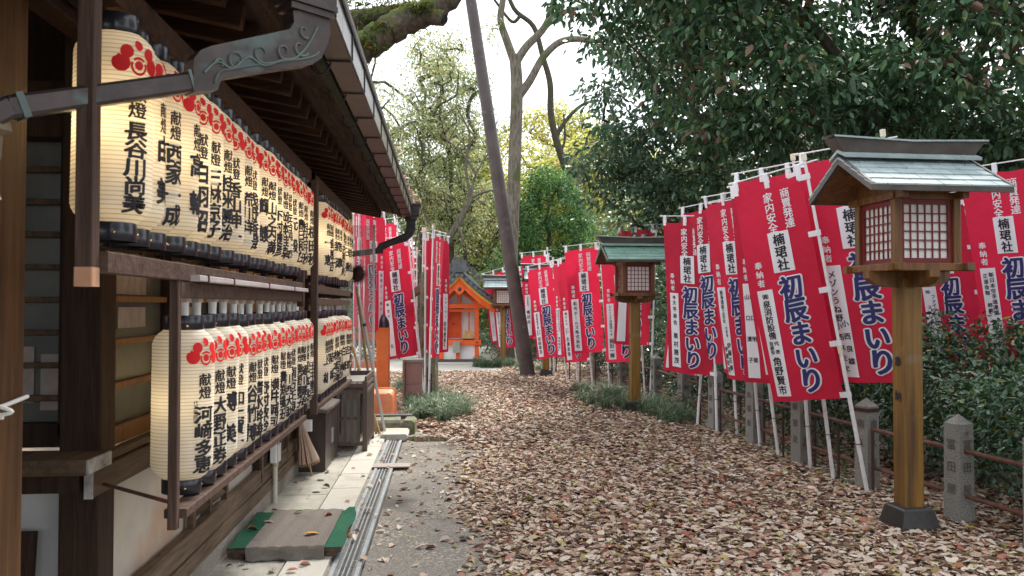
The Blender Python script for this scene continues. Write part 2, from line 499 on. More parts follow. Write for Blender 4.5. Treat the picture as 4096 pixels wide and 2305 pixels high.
def link(name, me, parent=None, kind=None, label=None):
    o = bpy.data.objects.new(name, me)
    col.objects.link(o)
    if parent is not None:
        o.parent = parent
    if kind: o['kind'] = kind
    if label: o['label'] = label
    return o


def tag(o, label, cat, group=None, kind=None):
    o['label'] = label; o['category'] = cat
    if group: o['group'] = group
    if kind: o['kind'] = kind
    return o


def thing(name, label, cat, loc=(0, 0, 0), rz=0., group=None):
    o = bpy.data.objects.new(name, None)
    o.empty_display_size = .1
    o.location = loc; o.rotation_euler = (0, 0, rz)
    col.objects.link(o)
    return tag(o, label, cat, group)


def org(p):
    """world origin of an (unrotated) ancestor chain"""
    v = Vector((0, 0, 0))
    while p is not None:
        v += Vector(p.location); p = p.parent
    return v


def part(name, mb, m, parent, world=True, smooth=False, kind=None, label=None):
    off = org(parent) if (world and parent is not None) else (0, 0, 0)
    return link(name, mb.mesh(name, m, off, smooth), parent, kind, label)


def shared(name, me, parent, loc, rot=(0, 0, 0), scale=None, world=True):
    o = link(name, me, parent)
    o.location = Vector(loc) - (org(parent) if world and parent is not None else Vector((0, 0, 0)))
    o.rotation_euler = rot
    if scale: o.scale = scale
    return o


def copy_tree(o, parent=None):
    c = o.copy(); col.objects.link(c); c.parent = parent
    for ch in o.children:
        copy_tree(ch, c)
    return c


def smoothpath(pts, k=4):
    pts = [Vector(p) for p in pts]
    out = []
    for i in range(len(pts) - 1):
        p0 = pts[max(i - 1, 0)]; p1 = pts[i]; p2 = pts[i + 1]; p3 = pts[min(i + 2, len(pts) - 1)]
        for j in range(k):
            t = j / k
            out.append(.5 * ((2 * p1) + (-p0 + p2) * t + (2 * p0 - 5 * p1 + 4 * p2 - p3) * t * t + (-p0 + 3 * p1 - 3 * p2 + p3) * t ** 3))
    out.append(pts[-1])
    return out


# ------------------------------------------------------------------ glyphs
_G = {}


def glyph(ch, off=0):
    k = ch
    if k in _G: return _G[k]
    c = bpy.data.curves.new('g', 'FONT'); c.body = ch; c.resolution_u = 4
    o = bpy.data.objects.new('g', c); col.objects.link(o)
    dg = bpy.context.evaluated_depsgraph_get()
    me = bpy.data.meshes.new_from_object(o.evaluated_get(dg))
    v = np.array([x.co[:2] for x in me.vertices], float).reshape(-1, 2)
    f = [tuple(p.vertices) for p in me.polygons]
    bpy.data.objects.remove(o); bpy.data.curves.remove(c); bpy.data.meshes.remove(me)
    _G[k] = (v, f)
    return _G[k]


class Print:
    """flat print gathered in (s, t) sheet coordinates (t runs down)"""
    def __init__(s):
        s.v = []; s.f = []; s.n = 0

    def col(s, txt, cx, t0, size, pitch, off=.03, sx=1., slant=0., brush=0., ns=4):
        t = t0
        for ch in txt:
            if ch != ' ':
                v, f = glyph('｜' if ch == 'ー' else ch)
                if len(v):
                    x = (v[:, 0] - .5) * size * sx
                    y = (v[:, 1] - .38) * size
                    if ch.isascii():
                        x = (v[:, 0] - (v[:, 0].max() + v[:, 0].min()) / 2) * size * sx
                    if brush:
                        x = x + brush * size * np.sin(v[:, 1] * 7 + ord(ch)) * .6
                        y = y + brush * size * (np.sin(v[:, 0] * 6 + ord(ch)) + 1.2 * v[:, 0])
                    # bold strokes: the glyph laid several times, shifted by a stroke's half width
                    sh_ = [(0, 0)]
                    for rr, nn in ([(off, ns)] if off < .06 else [(off, 12), (off * .5, 7)]):
                        sh_ += [(rr * math.cos(6.2832 * (q + .5) / nn) * 1.15, rr * math.sin(6.2832 * (q + .5) / nn) * .85) for q in range(nn)]
                    for q, (dx_, dy_) in enumerate(sh_):
                        s.v.append(np.stack([cx + x + dx_ * size + slant * (t - t0), t + size / 2 - y + dy_ * size, np.full(len(x), q * .00012)], 1))
                        s.f += [tuple(i + s.n for i in ff) for ff in f]
                        s.n += len(v)
            t += pitch
        return s

    def rect(s, a, b, t0, t1, nx, nt_, sl=0.):
        for j in range(nt_ + 1):
            for i in range(nx + 1):
                t = t0 + (t1 - t0) * j / nt_
                s.v.append(np.array([[a + (b - a) * i / nx, t, 0]]))
        for j in range(nt_):
            for i in range(nx):
                q = s.n + j * (nx + 1) + i
                s.f.append((q, q + nx + 1, q + nx + 2, q + 1))
        s.n += (nx + 1) * (nt_ + 1)
        return s

    def poly(s, pts):
        """filled polygon cut to a fine grid so that it can follow a curved surface"""
        bm = bmesh.new()
        vs = [bm.verts.new((p[0], p[1], 0)) for p in pts]
        bm.faces.new(vs)
        xs = [p[0] for p in pts]
        x = min(xs) + .012
        while x < max(xs):
            bmesh.ops.bisect_plane(bm, geom=bm.verts[:] + bm.edges[:] + bm.faces[:], plane_co=(x, 0, 0), plane_no=(1, 0, 0))
            x += .012
        bmesh.ops.triangulate(bm, faces=bm.faces[:])
        bm.verts.index_update()
        s.v.append(np.array([(v.co.x, v.co.y, 0) for v in bm.verts]))
        s.f += [tuple(v.index + s.n for v in f.verts) for f in bm.faces]
        s.n += len(bm.verts)
        bm.free()
        return s

    def build(s, name, mapf, m, parent, both=False):
        if not s.n: return None
        v = np.concatenate(s.v)
        P = mapf(v[:, 0], v[:, 1], 1, v[:, 2])
        fs = list(s.f)
        if both:
            Q = mapf(v[:, 0], v[:, 1], -1, v[:, 2])
            fs += [tuple(i + s.n for i in reversed(f)) for f in s.f]
            P = np.concatenate([P, Q])
        me = bpy.data.meshes.new(name)
        me.from_pydata(P.tolist(), [], fs)
        me.materials.append(m)
        return link(name, me, parent)


# ------------------------------------------------------------------ leaves
def leaf_arrays(P, D, Nn, size, wid, fold=.18, curl=.15, rg=rng):
    """P positions, D direction (N,3), Nn approximate normals, size (N,) length; returns verts and loops"""
    n = len(P)
    D = D / (np.linalg.norm(D, axis=1, keepdims=True) + 1e-9)
    S = np.cross(D, Nn); S /= (np.linalg.norm(S, axis=1, keepdims=True) + 1e-9)
    Nn = np.cross(S, D)
    L = np.asarray(size)[:, None]
    W = L * wid * (.8 + .4 * rg.random((n, 1)))
    F = L * fold * (rg.random((n, 1)) * 1.3 - .15)
    C = L * curl * (rg.random((n, 1)) * 2 - .7)
    base = P - D * L * .5
    tip = P + D * L * .5 - Nn * C
    l1 = P - D * L * .2 + S * W * .5 + Nn * F
    l2 = P + D * L * .18 + S * W * .42 + Nn * (F * .9 - C * .3)
    r1 = P - D * L * .2 - S * W * .5 + Nn * F
    r2 = P + D * L * .18 - S * W * .42 + Nn * (F * .9 - C * .3)
    v = np.stack([base, r1, r2, tip, l2, l1], 1).reshape(-1, 3)
    k = (np.arange(n) * 6)[:, None]
    loops = np.concatenate([k + np.array([[0, 1, 2, 3]]), k + np.array([[0, 3, 4, 5]])], 1).reshape(-1)
    return v, loops, np.full(n * 2, 4)


def leaf_obj(name, P, D, Nn, size, wid, m, parent=None, fold=.18, curl=.15, kind='stuff'):
    if parent is not None:
        P = P - np.array(org(parent))
    v, l, c = leaf_arrays(P, D, Nn, size, wid, fold, curl)
    me = npmesh(name, v, l, c, m)
    return link(name, me, parent, kind)


def rdir(n):
    a = rng.normal(size=(n, 3)); return a / np.linalg.norm(a, axis=1, keepdims=True)


def cluster_leaves(C, per, spread, droop=.4):
    """leaf positions and directions around cluster centres C"""
    n = len(C) * per
    cc = np.repeat(C, per, 0)
    off = rng.normal(size=(n, 3)) * spread * np.array([1, 1, .62])
    P = cc + off
    D = off / (np.linalg.norm(off, axis=1, keepdims=True) + 1e-6) + rdir(n) * .6 + np.array([0, 0, -droop])
    Nn = np.array([0, 0, 1.]) + rdir(n) * .75
    return P, D, Nn


def centres(fn, n, box, seed=1):
    r = np.random.default_rng(seed)
    out = []
    while len(out) < n:
        p = r.random(3) * (np.array(box[1]) - np.array(box[0])) + np.array(box[0])
        if r.random() < fn(p): out.append(p)
    return np.array(out)


def ell(p, c, r):
    return sum(((p[i] - c[i]) / r[i]) ** 2 for i in range(3))


def branching(name, path, cs, m, parent, r0=.006, frac=.6, sides=5):
    """limbs that fork: every leaf cluster joins the nearest wood already grown"""
    cs = np.array([c for c in cs if random.random() < frac])
    if not len(cs): return None
    pth = np.array([tuple(p) for p in path])
    pth = pth[len(pth) // 3:]
    d0 = np.min(np.linalg.norm(cs[:, None, :] - pth[None], axis=2), axis=1)
    cs = cs[np.argsort(d0)]
    nodes = list(pth); par = [-1] * len(pth); cnt = [0] * len(pth)
    for c in cs:
        A = np.array(nodes)
        d = np.linalg.norm(A - c, axis=1)
        # prefer wood that lies lower, so that branches rise
        j = int(np.argmin(d + .35 * np.maximum(0, A[:, 2] - c[2])))
        nodes.append(c); par.append(j); cnt.append(1)
    for i in range(len(nodes) - 1, len(pth) - 1, -1):
        if par[i] >= len(pth): cnt[par[i]] += cnt[i]
    mb = MB()
    for i in range(len(pth), len(nodes)):
        a = Vector(nodes[par[i]]); b = Vector(nodes[i])
        L_ = (b - a).length
        mid = a.lerp(b, .5) + Vector((random.uniform(-.1, .1), random.uniform(-.1, .1), random.uniform(0, .16))) * L_
        ra = r0 * min(cnt[i], 40) ** .55 * 1.15; rb = r0 * max(1, min(cnt[i], 40) - 1) ** .55
        mb.tube([a, mid, b], [ra, (ra + rb) / 2, rb], sides, False)
    return part(name, mb, m, parent, smooth=True, kind='stuff')
# ==================================================================== GROUND
def sheet(name, x0, x1, y0, y1, z, m, nx=1, ny=1, amp=0.):
    mb = MB()
    vs = []
    for j in range(ny + 1):
        for i in range(nx + 1):
            vs.append((x0 + (x1 - x0) * i / nx, y0 + (y1 - y0) * j / ny, z + (random.uniform(-amp, amp) if amp else 0)))
    fs = [(j * (nx + 1) + i, j * (nx + 1) + i + 1, (j + 1) * (nx + 1) + i + 1, (j + 1) * (nx + 1) + i) for j in range(ny) for i in range(nx)]
    mb.add(vs, fs)
    o = link(name, mb.mesh(name, m))
    o['kind'] = 'structure'
    return o


sheet('ground', -120, 120, -60, 200, 0, ground_m)
sheet('gravel_path', -.46, 1.2, -2, 9.7, .006, gravel_m)
sheet('plaza', -12, 1.6, 18.3, 30, .008, plaza_m)

# paving along the shop, stone by stone
pave = MB().box((-1.02, 4.4, -.01), (.94, 10.2, .05)).mesh('pavement', aggregate)
pave = link('pavement', pave); pave['kind'] = 'structure'
y = 2.2
while y < 9.3:
    L_ = random.choice((.55, .62, .7))
    part('border_stone', MB().box((-.78, y + L_ / 2, .022), (.24, L_ - .012, .045), ch=.004), granite_pale, pave)
    y += L_
y = 2.0
while y < 9.2:
    L_ = random.choice((.8, .95, 1.1))
    part('paving_stone', MB().box((-1.11, y + L_ / 2, .018), (.40, L_ - .012, .045), ch=.004), slab_m, pave)
    y += L_

# drain channel
drain = thing('drain_channel', 'long steel drain channel with slotted grates between pavement and gravel', 'drain', (-.555, 0, 0))
y = 1.6
while y < 8.9:
    L_ = .995
    part('grate', MB().box((-.555, y + L_ / 2, .010), (.108, L_, .02)), drain_dark, drain)
    for sx in (-.070, .070):
        part('edge_rail', MB().box((-.555 + sx, y + L_ / 2, .014), (.026, L_, .032), ch=.003), steel, drain)
    for sx in (-.032, -.006, .020):
        part('grate_rib', MB().box((-.555 + sx, y + L_ / 2, .021), (.006, L_, .012)), steel, drain)
    mb = MB()
    k = y + .01
    while k < y + L_:
        for sx in (-.019, .007, .035):
            mb.box((-.555 + sx, k, .0185), (.016, .006, .006))
        k += .02
    o = part('grate_slots', mb, toro_black, drain, kind='stuff')
    y += 1.0
o = part('cover_plate', MB().box((-.56, 7.42, .036), (.48, .17, .008)), plate_m, drain)
tag(part('edge_stone', MB().box((-.56, 9.12, .05), (.30, .46, .07), ch=.02), granite_pale, None), 'worn pale stone slab closing the far end of the drain', 'stone')

# kerb stones and raised bed by the orange fence
for i, (x0, x1) in enumerate(((-1.45, -.52), (-.50, -.34))):
    o = part('kerb_stone', MB().box(((x0 + x1) / 2, 9.56, .07), (x1 - x0 - .01, .34, .19), Matrix.Rotation(R(2 - 5 * i), 3, 'Z'), ch=.03), moss_stone, None)
    tag(o, ('long mossy kerb stone behind the pale edge slab' if i == 0 else 'small mossy kerb stone at the corner of the leaf bed'), 'kerb stone')
o = part('kerb_board', MB().box((-.95, 9.86, .15), (1.1, .12, .05), ch=.01), dark_base, None)
tag(o, 'dark weathered board lying on the mossy kerb under the orange tub', 'board')

# puddle at the end of the channel
pud = bpy.data.materials.new('puddle_water'); pud.use_nodes = True
pb = pud.node_tree.nodes['Principled BSDF']; pb.inputs['Base Color'].default_value = (.05, .035, .02, 1); pb.inputs['Roughness'].default_value = .05
mb = MB(); N_ = 22
mb.add([(-.17 + .27 * math.cos(a) * (1 + .2 * math.sin(3 * a)), 9.02 + .22 * math.sin(a) * (1 + .25 * math.cos(2 * a)), .0105) for a in [2 * math.pi * k / N_ for k in range(N_)]], [tuple(range(N_))])
o = part('puddle', mb, pud, None); o['kind'] = 'structure'

# ==================================================================== LEAF LITTER
litter_m = leafmat('litter', [(0, (.06, .028, .02)), (.11, (.17, .085, .055)), (.25, (.34, .205, .145)), (.40, (.46, .34, .25)), (.57, (.55, .445, .345)),
                              (.77, (.64, .55, .46)), (.83, (.44, .25, .18)), (.90, (.33, .085, .05)), (.93, (.28, .26, .08)), (.96, (.42, .34, .10)), (1, (.56, .42, .39))],
                   rough=.65, transl=.12, spec=.3)


def edge_x(y):
    # left border of the litter
    e = .20 + .08 * math.sin(y * 1.7) + .06 * math.sin(y * 4.1)
    if y > 8.6: e = .2 - (y - 8.6) * .45
    if y > 9.5: e = -.3
    if y > 9.8: e = -1.0 - (y - 9.8) * .8
    return e


def litter(n, y0, y1, layers, size, seed):
    r = np.random.default_rng(seed)
    P = []
    while len(P) < n:
        yy = y0 + (y1 - y0) * r.random() ** 1.25
        x = r.uniform(-4.2, 4.6)
        e = edge_x(yy)
        # thin out over a ragged margin
        m = (x - e) / .35 + r.normal() * .25
        if m < r.random(): continue
        if x > 3.35 and r.random() < min(.75, (x - 3.35) * 1.2): continue
        if yy > 18.0 and x < 1.3: continue
        P.append((x, yy, .012 + layers * r.random() ** 1.6 * min(1, max(.15, (x - e) * 2))))
    return np.array(P)


P = np.concatenate([litter(105000, 3.6, 10, .045, 0, 1), litter(70000, 9, 19, .05, 0, 2), litter(5000, 17, 26, .05, 0, 3)])
n = len(P)
ang = rng.random(n) * 2 * math.pi
D = np.stack([np.cos(ang), np.sin(ang), rng.normal(size=n) * .15], 1)
Nn = np.array([0, 0, 1.]) + rng.normal(size=(n, 3)) * .20
sz = .026 + .060 * rng.random(n) ** 1.15
leaf_obj('leaf_litter', P, D, Nn, sz, .54, litter_m, fold=.12, curl=.22)
col.objects['leaf_litter']['label'] = 'deep carpet of dry fallen leaves covering the path'

# scattered leaves on gravel and pavement
P = []
while len(P) < 700:
    yy = 3.8 + 5.6 * rng.random(); x = rng.uniform(-.46, .45)
    if rng.random() < .12 + max(0, (x + .1)) * 1.4: P.append((x, yy, .012 + .006 * rng.random()))
while len(P) < 790:
    P.append((rng.uniform(-1.25, -.46), rng.uniform(4.0, 9.2), .052))
for _ in range(1200):
    P.append((rng.uniform(3.3, 5.5), rng.uniform(4, 16), .02 + .04 * rng.random()))
P = np.array(P)
n = len(P); ang = rng.random(n) * 6.283
D = np.stack([np.cos(ang), np.sin(ang), rng.normal(size=n) * .12], 1)
leaf_obj('scattered_leaves', P, D, np.array([0, 0, 1.]) + rng.normal(size=(n, 3)) * .2, rng.uniform(.035, .085, n), .5, litter_m, fold=.2, curl=.25)


def one_leaf(x, y, z, L_, ang, c, label):
    m = mat('leaf_' + c[0], *c[1:], 12, .6)
    v, l, k = leaf_arrays(np.array([[0, 0, 0.]]), np.array([[math.cos(ang), math.sin(ang), .08]]), np.array([[.1, .1, 1.]]), np.array([L_]), .5, .25, .3)
    o = link('fallen_leaf', npmesh('fallen_leaf', v, l, k, m))
    o.location = (x, y, z)
    tag(o, label, 'fallen leaf', 'single leaves on the mat and pavement')


OG = ('ochre', (.55, .25, .03), (.65, .36, .05)); BR = ('brown', (.22, .07, .04), (.34, .12, .07)); GR = ('green', (.22, .3, .08), (.4, .42, .18)); PK = ('pink', (.5, .26, .2), (.6, .36, .3))
one_leaf(-.80, 4.92, .130, .095, .1, OG, 'ochre leaf on the near right part of the grey rug')
one_leaf(-.76, 5.35, .130, .06, .6, BR, 'brown curled leaf on the far right part of the grey rug')
one_leaf(-.97, 5.45, .130, .065, .1, GR, 'pale green leaf near the far edge of the grey rug')
one_leaf(-1.12, 5.22, .132, .075, -.3, PK, 'dull pink leaf where rug meets green carpet on the left')
one_leaf(-1.19, 5.1, .120, .065, .3, BR, 'dark brown leaf on the left green carpet strip')
one_leaf(-.78, 4.58, .058, .075, .5, PK, 'pink leaf with a stalk on the stone in front of the rug')
one_leaf(-.83, 4.47, .058, .07, .1, ('rust', (.38, .14, .09), (.48, .2, .14)), 'rust coloured leaf on the stone in front of the rug')
one_leaf(-.95, 4.36, .058, .08, 1.3, ('straw', (.42, .32, .15), (.5, .4, .22)), 'straw coloured leaf at the bottom edge of the pavement')
one_leaf(-.62, 5.2, .05, .085, 1.0, OG, 'ochre leaf beside the mat platform on the drain')
one_leaf(-.62, 5.05, .05, .08, .2, ('red', (.4, .05, .03), (.5, .09, .05)), 'red leaf lying on the drain beside the mat platform')

# ==================================================================== MAT PLATFORM
pal = thing('mat_platform', 'low wooden step covered with green carpet and a grey rug', 'door mat', (-.92, 5.1, 0))
MY0, MY1, MZ = 4.72, 5.53, .108
for xx in (-1.18, -.92, -.66):
    part('runner', MB().box((xx, 5.12, .058), (.06, .78, .026)), wood_sill, pal)
for k in range(6):
    part('plank', MB().box((-.925, MY0 + .068 + k * .136, .088), (.645, .128, .032), ch=.004), wood_sill, pal)
mb = MB(); nx_, ny_ = 24, 12
vs = []
for j in range(ny_ + 1):
    for i in range(nx_ + 1):
        u_ = i / nx_; v_ = j / ny_
        wob = .012 * math.sin(v_ * 11) * (abs(u_ - .5) > .49)
        vs.append((-1.25 + .655 * u_ + wob, MY0 - .005 + (MY1 - MY0) * v_, MZ + .004 * math.sin(9 * v_ + 5 * u_) + (.022 if (v_ == 1 and u_ > .9) else 0)))
mb.add(vs, [(j * (nx_ + 1) + i, j * (nx_ + 1) + i + 1, (j + 1) * (nx_ + 1) + i + 1, (j + 1) * (nx_ + 1) + i) for j in range(ny_) for i in range(nx_)])
part('green_carpet', mb, carpet_g, pal, smooth=True)
mb = MB(); prof = [(MY1 + .005, .012), (5.3, .013), (5.0, .012), (MY0 + .02, .013), (MY0 - .012, .009), (MY0 - .024, -.006), (MY0 - .028, -.03), (MY0 - .034, -.05), (MY0 - .044, -.060)]
vs = []
for j, (yy, zz) in enumerate(prof):
    for i in range(25):
        u_ = i / 24
        vs.append((-1.135 + .445 * u_ + .004 * math.sin(j), yy - .009 * math.sin(u_ * 13) * (j > 5), MZ + zz + .003 * math.sin(i * 1.3 + j)))
mb.add(vs, [(j * 25 + i, (j + 1) * 25 + i, (j + 1) * 25 + i + 1, j * 25 + i + 1) for j in range(len(prof) - 1) for i in range(24)])
part('grey_rug', mb, rug_m, pal, smooth=True)
# ==================================================================== SHOP BUILDING
bld = thing('shop_building', 'dark timber shrine shop with white plaster and deep eaves on the left', 'building', (-1.35, 3.2, 0))
YE = 9.9       # far end of the building wall
# corner post and facade facing the camera
part('corner_post', MB().box((-1.375, 3.215, 1.7), (.15, .14, 3.4), ch=.006), wood_dark, bld)
part('plaster_panel', MB().box((-2.2, 3.29, .43), (1.5, .06, .86)), plaster_w, bld)
part('counter_board', MB().box((-2.1, 3.06, .925), (1.66, .24, .055), ch=.015), wood_sill, bld)
part('counter_bearer', MB().box((-2.11, 3.10, .855), (1.56, .12, .075)), wood_dark, bld)
cap_w = mat('end_grain_white', (.16, .14, .13), (.50, .49, .50), 14, .85, .3)
part('end_cap', MB().box((-1.267, 3.06, .925), (.008, .20, .05)), cap_w, bld)
part('end_cap', MB().box((-1.298, 3.047, .845), (.030, .008, .102)), cap_w, bld)
wf = part('window', MB().box((-2.2, 3.30, 1.6), (1.5, .02, 1.15)), pane_grey, bld)
part('window_sill', MB().box((-2.2, 3.25, 1.0), (1.5, .07, .09), ch=.004), wood_dark, wf)
part('jamb', MB().box((-1.47, 3.25, 1.65), (.035, .07, 1.3)), wood_dark, wf)
for k in range(9):
    part('slat', MB().box((-2.2, 3.26, 1.14 + k * .128), (1.44, .03, .022), ch=.003), wood_amber if k < 0 else wood_sill, wf)
for k, (xx, ww) in enumerate(((-1.78, .1), (-1.66, .1), (-1.545, .08))):
    part('notice', MB().box((xx, 3.284, 1.20 + .03 * (k % 2)), (ww, .004, .22)), pane_paper, wf)
part('head_beam', MB().box((-2.2, 3.24, 2.26), (1.6, .12, .22), ch=.006), wood_dark, bld)
part('upper_wall', MB().box((-2.2, 3.31, 2.85), (1.6, .05, 1.0)), wood_dark, bld)
part('tie_beam', MB().box((-1.9, 2.68, 2.52), (.14, 1.1, .16), ch=.006), wood_dark, bld)
part('tie_beam', MB().box((-1.22, 2.68, 2.60), (.12, 1.1, .14), ch=.006), wood_dark, bld)
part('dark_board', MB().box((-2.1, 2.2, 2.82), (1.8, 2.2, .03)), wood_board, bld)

# side wall, panel by panel
XW = -1.34
wall = part('side_wall', MB().box((XW - .06, 6.6, .56), (.08, 6.6, .5)), plaster, bld)
part('side_wall_upper', MB().box((XW - .09, 6.6, 2.3), (.06, 6.6, 1.2)), wood_dark, bld)
part('wall_board', MB().box((-1.315, 6.6, .285), (.05, 6.6, .11), ch=.004), wood_grey, bld)
part('wall_board', MB().box((-1.308, 6.6, .185), (.06, 6.6, .085), ch=.004), wood_grey, bld)
y = 3.3
for L_ in (1.35, 1.3, 1.35, 1.3, 1.29):
    part('foundation_stone', MB().box((-1.33, y + L_ / 2, .07), (.1, L_ - .006, .145), ch=.01), aggregate, bld)
    y += L_
part('sill_board', MB().box((-1.298, 4.95, .845), (.03, 3.8, .10), ch=.004), wood_sill, bld)
part('sill_cap', MB().box((-1.318, 4.95, .915), (.05, 3.75, .035), ch=.006), wood_sill, bld)
# side windows: panes with amber slats, dark uprights between
for k, (y0, y1) in enumerate(((3.32, 4.0), (4.06, 4.75))):
    win = part('window', MB().box((-1.385, (y0 + y1) / 2, 1.33), (.01, y1 - y0, .80)), pane_grey, bld)
    for z in (.99, 1.17, 1.35, 1.53, 1.70):
        part('slat', MB().box((-1.36, (y0 + y1) / 2, z), (.022, y1 - y0, .026), ch=.003), wood_amber, win)
    part('lower_board', MB().box((-1.365, (y0 + y1) / 2, .955), (.03, y1 - y0, .05)), wood_amber, win)
    part('notice', MB().box((-1.376, (y0 + y1) / 2 - .05, 1.61), (.004, (y1 - y0) * .55, .12)), pane_paper, win)
    part('notice', MB().box((-1.376, (y0 + y1) / 2 - .02, 1.45), (.004, (y1 - y0) * .45, .09)), pane_paper, win)
    part('jamb', MB().box((-1.36, y1 + .03, 1.4), (.06, .06, 1.0), ch=.004), wood_dark, win)
for k in range(7):
    part('wood_panel', MB().box((-1.375, 5.15 + k * .62, 1.32), (.02, .56, .86)), wood_amber, bld)
    part('upright', MB().box((-1.355, 4.83 + k * .62, 1.2), (.05, .07, 1.3), ch=.004), wood_dark, bld)
# louvred vent
vent = part('vent_frame', MB().box((-1.322, 4.32, .52), (.035, .04, .36)).box((-1.322, 4.95, .52), (.035, .04, .36)).box((-1.322, 4.62, .52), (.035, .05, .36)), wood_sill, bld)
for yy in (4.47, 4.79):
    for z in (.40, .47, .54, .61, .67):
        part('louvre', MB().box((-1.325, yy, z), (.045, .25, .012), Matrix.Rotation(R(35), 3, 'Y')), wood_sill, vent)
door = part('panel_door', MB().box((-1.318, 6.25, .5), (.03, .95, .5)), wood_board, bld)
for yy in (5.8, 6.12, 6.45, 6.72):
    part('stile', MB().box((-1.296, yy, .5), (.02, .05, .5)), wood_sill, door)
for z in (.29, .5, .72):
    part('rail', MB().box((-1.292, 6.25, z), (.016, .95, .04)), wood_sill, door)
part('hinge', MB().box((-1.284, 6.69, .56), (.006, .02, .08)), steel, door)
part('end_wall', MB().box((-1.8, YE, 1.4), (1.0, .06, 2.6)), wood_board, bld)
part('end_post', MB().box((-1.33, YE - .05, 1.45), (.1, .1, 2.9), ch=.006), wood_dark, bld)

# roof: boarding, rafters, bark edge, batten, fascia and copper gutter
RY0, RY1 = 1.2, 10.25
sl = .19
zr = lambda x: 2.60 + (-.8 - x) * sl          # rafter underside at x
mb = MB()
x0, x1 = -2.6, -.56
mb.add([(x0, RY0, zr(x0) + .105), (x1, RY0, zr(x1) + .105), (x1, RY1, zr(x1) + .105), (x0, RY1, zr(x0) + .105),
        (x0, RY0, zr(x0) + .22), (x1, RY0, zr(x1) + .20), (x1, RY1, zr(x1) + .20), (x0, RY1, zr(x0) + .22)],
       [(0, 1, 2, 3), (7, 6, 5, 4), (0, 4, 5, 1), (1, 5, 6, 2), (2, 6, 7, 3), (3, 7, 4, 0)])
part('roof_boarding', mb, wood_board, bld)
raft = MB().bar((-1.8, 0, 2.60 + 1.0 * sl + .040), (-.8, 0, 2.640), .055, .09, ch=.004).mesh('rafter', wood_raft)
y = 1.45
while y < 10.2:
    shared('rafter', raft, bld, (0, y, 0))
    y += .2515
part('wall_plate', MB().box((-1.34, 6.1, 2.56), (.1, 9.0, .14), ch=.006), wood_dark, bld)
part('eave_board', MB().box((-.72, 5.75, 2.70), (.10, 9.0, .02)), wood_board, bld)
# shaggy bark edge with loose fibres
part('bark_edge', MB().bar((-.65, RY0, 2.715), (-.65, RY1, 2.715), .14, .06), bark_thatch, bld)
mb = MB()
for k in range(900):
    yy = random.uniform(2.6, RY1); xx = random.uniform(-.74, -.60)
    a = Vector((xx, yy, 2.668)); b = a + Vector((random.uniform(-.03, .05), random.uniform(-.06, .06), random.uniform(-.045, -.004)))
    w_ = Vector((.0015, .0025, 0))
    mb.add([a - w_, a + w_, b], [(0, 1, 2)])
part('bark_fibres', mb, bark_thatch, bld, kind='stuff')
part('mossy_batten', MB().bar((-.585, 2.7, 2.66), (-.585, RY1, 2.66), .045, .05), mossy_batten, bld)
part('roof_cover', MB().add([(-2.6, RY0, 3.08), (-.42, RY0, 2.80), (-.42, RY1, 2.80), (-2.6, RY1, 3.08), (-2.6, RY0, 3.02), (-.42, RY0, 2.765), (-.42, RY1, 2.765), (-2.6, RY1, 3.02)],
     [(0, 1, 2, 3), (7, 6, 5, 4), (0, 4, 5, 1), (1, 5, 6, 2), (2, 6, 7, 3), (3, 7, 4, 0)]), gutter_d, bld)
gut = part('gutter', MB().box((-.493, 6.45, 2.64), (.105, 7.7, .012)), gutter_m, bld)
y = 2.62
while y < 10.2:
    part('gutter_side', MB().box((-.437, y + .38, 2.70), (.008, .755, .115)), gutter_e, gut)
    part('gutter_lip', MB().box((-.433, y + .38, 2.762), (.022, .755, .014)), gutter_d, gut)
    y += .76
hook = MB().tube(smoothpath([(-.60, 0, 2.70), (-.615, 0, 2.60), (-.575, 0, 2.565), (-.535, 0, 2.60), (-.530, 0, 2.633)], 4), .005, 6)
hook.box((-.493, 0, 2.629), (.115, .012, .006)).box((-.430, 0, 2.70), (.006, .012, .13))
hook = hook.mesh('gutter_hook', gutter_d)
y = 3.15
while y < 10.2:
    shared('gutter_hook', hook, gut, (0, y, 0)); y += .56


